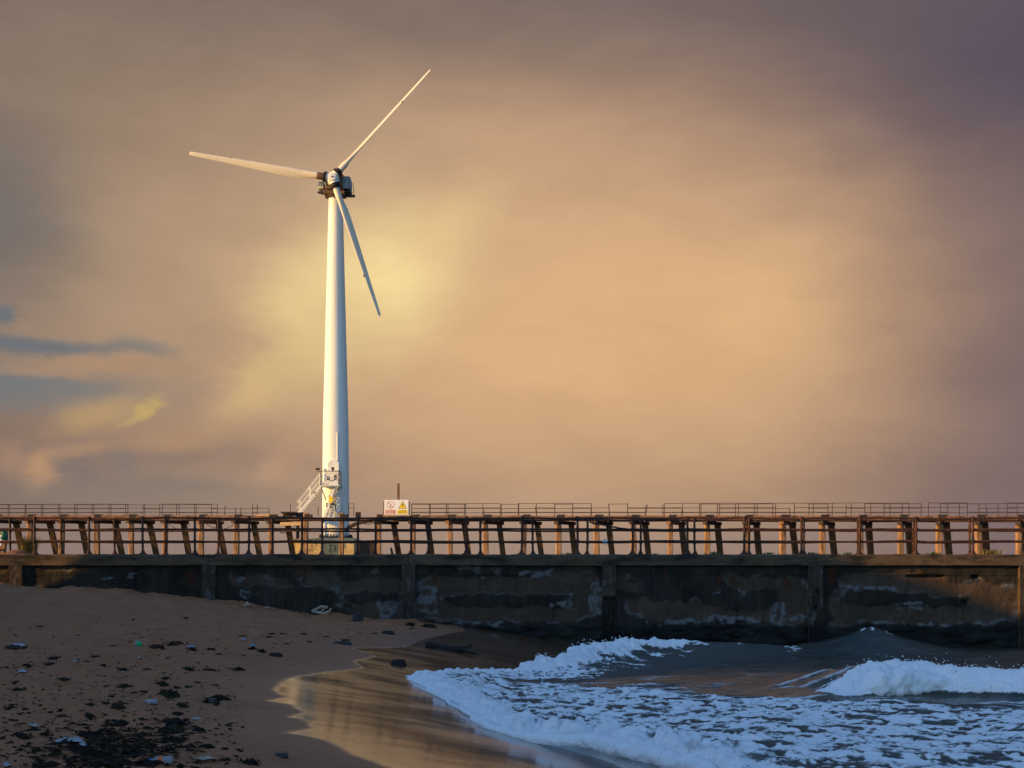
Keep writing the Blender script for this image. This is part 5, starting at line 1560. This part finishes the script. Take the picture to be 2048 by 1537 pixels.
BIG = [
    (437, 1398, 52, 1, 'largest dark seaweed mound at the edge of the smooth damp sand'),
    (420, 1407, 46, 0, 'flat dark seaweed just below the largest mound, holding a grey stone'),
    (475, 1342, 40, 1, 'rounded dark seaweed clump rightmost in the upper row'),
    (415, 1342, 40, 3, 'ragged dark seaweed clump, second from the right in the upper row'),
    (375, 1341, 30, 0, 'pointed dark seaweed clump, third from the right in the upper row'),
    (240, 1342, 42, 1, 'long low seaweed clump at the left of the upper row'),
    (107, 1320, 40, 3, 'ragged dark seaweed on dry sand below the plastic tray'),
    (322, 1371, 34, 2, 'low olive seaweed clump above the bottle'),
    (351, 1378, 22, 0, 'small upright seaweed knob up the beach from the bottle'),
    (332, 1393, 64, 2, 'long stretched olive seaweed strip above the bottle'),
    (360, 1414, 38, 2, 'olive seaweed clump just right of the plastic bottle'),
    (397, 1463, 36, 0, 'tall dark seaweed knob on damp sand at the right of the heap'),
    (35, 1475, 58, 1, 'big smooth dark seaweed bank at the lower left'),
    (172, 1434, 50, 3, 'long thin seaweed strip left of the heap'),
    (122, 1435, 32, 4, 'brownish seaweed tangle left of the thin strip'),
    (125, 1423, 28, 1, 'small dark clump just above the brownish tangle'),
    (337, 1450, 90, 0, 'widest dark seaweed bank along the upper side of the heap'),
    (230, 1452, 85, 3, 'dark seaweed bank left of the widest one in the heap'),
    (162, 1472, 36, 0, 'pointed dark seaweed clump above the white plastic strip'),
    (335, 1468, 80, 2, 'olive tangled seaweed in the middle of the heap'),
    (345, 1484, 70, 5, 'yellow-olive seaweed in the lower right of the heap'),
    (262, 1510, 80, 0, 'black seaweed mass low in the heap'),
    (180, 1512, 80, 3, 'black seaweed mass left of the lowest part of the heap'),
    (300, 1530, 80, 1, 'dark seaweed bank around the bottle with blue and orange ends'),
    (200, 1532, 90, 3, 'dark seaweed bank along the bottom edge of the picture'),
    (90, 1535, 80, 1, 'dark seaweed bank in the bottom left corner'),
    (410, 1495, 48, 1, 'dark seaweed strip trailing right from the heap'),
    (448, 1500, 32, 3, 'dark seaweed strip, second in the trail right of the heap'),
    (476, 1503, 24, 0, 'last small clump of the trail right of the heap'),
    (450, 1524, 34, 1, 'round dark seaweed mound at the bottom, left of two'),
    (497, 1530, 50, 0, 'broad dark seaweed mound at the bottom, right of two'),
    (857, 1256, 42, 5, 'olive seaweed clump on the sand close to the wall'),
    (820, 1252, 26, 0, 'small forked seaweed clump near the middle pilaster foot'),
    (886, 1249, 26, 3, 'dark seaweed scrap nearest the wall, right of the olive clump'),
    (522, 1305, 24, 0, 'dark upright seaweed clump beside the lone dark block'),
    (310, 1299, 48, 4, 'brownish seaweed trail right of the green and white ball'),
    (350, 1291, 44, 4, 'brownish seaweed strip further right of the green and white ball'),
]
for i, (u, v, wpx, kind, lb) in enumerate(BIG):
    p = hit(u, v); k = p.y / FPX
    cand = [j for j in range(12) if j % 6 == kind] 
    o = bpy.data.objects.new('seaweed_clump', WM[cand[i % len(cand)]])
    COL.objects.link(o)
    s_ = wpx * k * 0.92
    o.location = p + Vector((0, s_ * 0.2, -0.01)); o.scale = (s_, s_ * random.uniform(0.9, 1.4), s_ * random.uniform(0.75, 1.0) * min(1, (34 / wpx) ** 0.5))
    o.rotation_euler = (0, 0, random.choice([0, math.pi]) + random.uniform(-0.25, 0.25))
    tag(o, lb, 'seaweed', 'seaweed washed up on the beach')
SMALL = [(127, 1361, 30), (30, 1367, 28), (32, 1382, 28), (246, 1377, 38), (270, 1387, 20), (295, 1341, 20), (225, 1294, 16), (382, 1301, 25), (420, 1300, 22), (482, 1273, 16), (503, 1300, 22),
         (100, 1331, 36), (155, 1322, 20), (173, 1324, 16), (542, 1270, 25), (538, 1276, 24), (564, 1269, 20), (606, 1269, 18), (652, 1275, 16), (572, 1289, 16), (617, 1285, 18), (689, 1283, 22), (747, 1268, 18),
         (330, 1360, 26), (392, 1366, 24), (437, 1310, 16), (485, 1312, 16), (205, 1333, 18), (190, 1315, 24), (52, 1333, 24), (10, 1336, 22), (20, 1420, 30), (22, 1443, 28), (100, 1427, 24), (212, 1410, 24), (248, 1409, 22),
         (178, 1412, 26), (178, 1401, 20), (222, 1395, 20), (430, 1372, 20), (375, 1376, 24), (355, 1432, 34), (372, 1441, 20), (30, 1510, 24), (64, 1507, 18), (110, 1502, 18), (460, 1448, 14), (455, 1453, 20), (442, 1470, 14),
         (78, 1254, 14), (370, 1237, 16), (30, 1272, 12), (155, 1272, 12), (245, 1250, 12), (300, 1258, 10), (265, 1240, 10), (822, 1258, 14), (75, 1520, 20), (470, 1515, 18), (290, 1385, 16), (268, 1268, 12), (280, 1276, 10)]
LAND = [('the plastic tray', 31, 1297), ('the green and white ball', 277, 1291), ('the crumpled blue wrapper', 45, 1344), ('the plastic bottle', 300, 1407), ('the largest seaweed mound', 437, 1395),
        ('the lone dark block', 551, 1312), ('the long flat slab', 684, 1286), ('the brown lump', 235, 1413), ('the long white plastic strip', 138, 1482), ('the tall dark seaweed knob', 397, 1459),
        ('the big smooth seaweed bank', 35, 1471), ('the two bottom mounds', 473, 1524), ('the flat timber block', 776, 1267), ('the foot of the sandy slope', 300, 1225), ('the upper row of clumps', 350, 1340), ('the ragged clump below the tray', 107, 1318)]
_used = {}
def scrap_label(u, v, wpx):
    nm, du, dv = min(((n_, u - a_, v - b_) for n_, a_, b_ in LAND), key=lambda q: math.hypot(q[1], q[2] * 2.2))
    rel = ('right of' if du > 0 else 'left of') if abs(du) > abs(dv) * 2.2 else ('below' if dv > 0 else 'above')
    sz = 'tiny' if wpx < 17 else 'small' if wpx < 25 else 'flat'
    key = (sz, rel, nm)
    _used[key] = _used.get(key, 0) + 1
    ordn = ['', 'another ', 'a third ', 'a fourth ', 'a fifth '][min(4, _used[key] - 1)]
    return ('%s%s dark seaweed scrap %s %s' % (ordn, sz, rel, nm)).strip()
for i, (u, v, wpx) in enumerate(SMALL):
    p = hit(u, v); k = p.y / FPX
    o = bpy.data.objects.new('seaweed_scrap', WM[random.randrange(12)])
    COL.objects.link(o)
    s_ = wpx * k
    o.location = p + Vector((0, s_ * 0.15, -0.005)); o.scale = (s_, s_ * random.uniform(0.7, 1.2), s_ * random.uniform(0.5, 0.8))
    o.rotation_euler = (0, 0, random.choice([0, math.pi]) + random.uniform(-0.3, 0.3))
    tag(o, scrap_label(u, v, wpx), 'seaweed', 'small seaweed scraps on the beach')

# litter of crumbs and strands too small to count
def crumbs(name, pts, size, m_, label):
    mb = MB()
    for (x, y_, z, s_) in pts:
        a = random.uniform(0, 6.28)
        d = Vector((math.cos(a), math.sin(a) * 0.6, 0)) * s_; e = Vector((-d.y, d.x, 0)) * random.uniform(0.1, 0.4)
        c_ = Vector((x, y_, z)); up_ = Vector((0, 0, s_ * random.uniform(0.08, 0.4)))
        mb.add([c_ - d, c_ - e * 0.8, c_ + d, c_ + e, c_ + up_], [(0, 1, 4), (1, 2, 4), (2, 3, 4), (3, 0, 4)])
    o = mb.build(name, m_)
    return tag(o, label, 'seaweed', kind='stuff')
pts = []
for i in range(1700):
    u = random.uniform(-40, 600) * random.random() ** 0.25; v = 1200 + 340 * random.random() ** 0.8
    wgt = math.exp(-((v - 1330) / 80) ** 2) + math.exp(-((v - 1480) / 60) ** 2) * 1.2
    if u > 540 - 0.35 * max(0, v - 1290) or random.random() > wgt + 0.12:
        continue
    p = hit(u, v); pts.append((p.x, p.y, p.z, random.uniform(0.015, 0.06)))
for i in range(90):
    u = random.uniform(480, 900); v = 1252 + random.random() ** 1.5 * 45
    if u > 640 and v > 1280: continue
    p = hit(u, v); pts.append((p.x, p.y, p.z, random.uniform(0.02, 0.08)))
crumbs('seaweed_crumbs', pts, 0.04, M['weed_dark'], 'fine dark seaweed crumbs strewn over the sand')
pts = []
for i in range(650):
    u = random.gauss(235, 85); v = random.gauss(1500, 26)
    if v > 1560 or u > 420 or u < -20: continue
    p = hit(u, min(v, 1560)); pts.append((p.x, p.y, p.z + random.uniform(0, 0.03), random.uniform(0.03, 0.11)))
crumbs('seaweed_litter', pts, 0.05, M['weed_dark'], 'matted dark seaweed litter in the lower left heap')

# ------------------------------------------------------------------ spray thrown up by the breaking waves
M['spray'] = simple('sea_spray', (0.80, 0.82, 0.84), 0.5, 0.05, 5)
mb = MB()
oct_f = [(0, 2, 4), (2, 1, 4), (1, 3, 4), (3, 0, 4), (2, 0, 5), (1, 2, 5), (3, 1, 5), (0, 3, 5)]
def drop(c_, r):
    mb.add([c_ + Vector(q) * r for q in ((1, 0, 0), (-1, 0, 0), (0, 1, 0), (0, -1, 0), (0, 0, 1.2), (0, 0, -1))], oct_f)
def sea_z(x, y_):
    i = int(np.clip(np.searchsorted(sx, x), 0, len(sx) - 1)); j_ = int(np.clip(np.searchsorted(sy, y_), 0, len(sy) - 1))
    return float(H[j_, i])
def along(pts, f):
    acc = [0]
    for a, c_ in zip(pts[:-1], pts[1:]): acc.append(acc[-1] + math.dist(a, c_))
    s_ = f * acc[-1]
    return float(np.interp(s_, acc, [q[0] for q in pts])), float(np.interp(s_, acc, [q[1] for q in pts]))
for i in range(220):
    x, y_ = along(w1p[:5], random.random() ** 1.2 * 0.8); x += random.gauss(0, 0.10) - 0.05; y_ += random.gauss(0, 0.15)
    drop(Vector((x, y_, sea_z(x, y_) + abs(random.gauss(0, 0.06)))), random.uniform(0.005, 0.018))
for i in range(260):
    x, y_ = along(w2p[1:], random.random() * 0.8); x += random.gauss(0, 0.08); y_ += random.gauss(-0.05, 0.12)
    drop(Vector((x, y_, sea_z(x, y_) + abs(random.gauss(0, 0.06)))), random.uniform(0.005, 0.016))
for i in range(300):
    x, y_ = along(EDGE[1:9], random.random()); x += random.gauss(0.1, 0.12); y_ += random.gauss(0.1, 0.12)
    drop(Vector((x, y_, sea_z(x, y_) + abs(random.gauss(0.01, 0.04)))), random.uniform(0.003, 0.010))
tag(mb.build('sea_spray', M['spray']), 'white spray drops flying off the breaking waves', 'spray', kind='stuff')
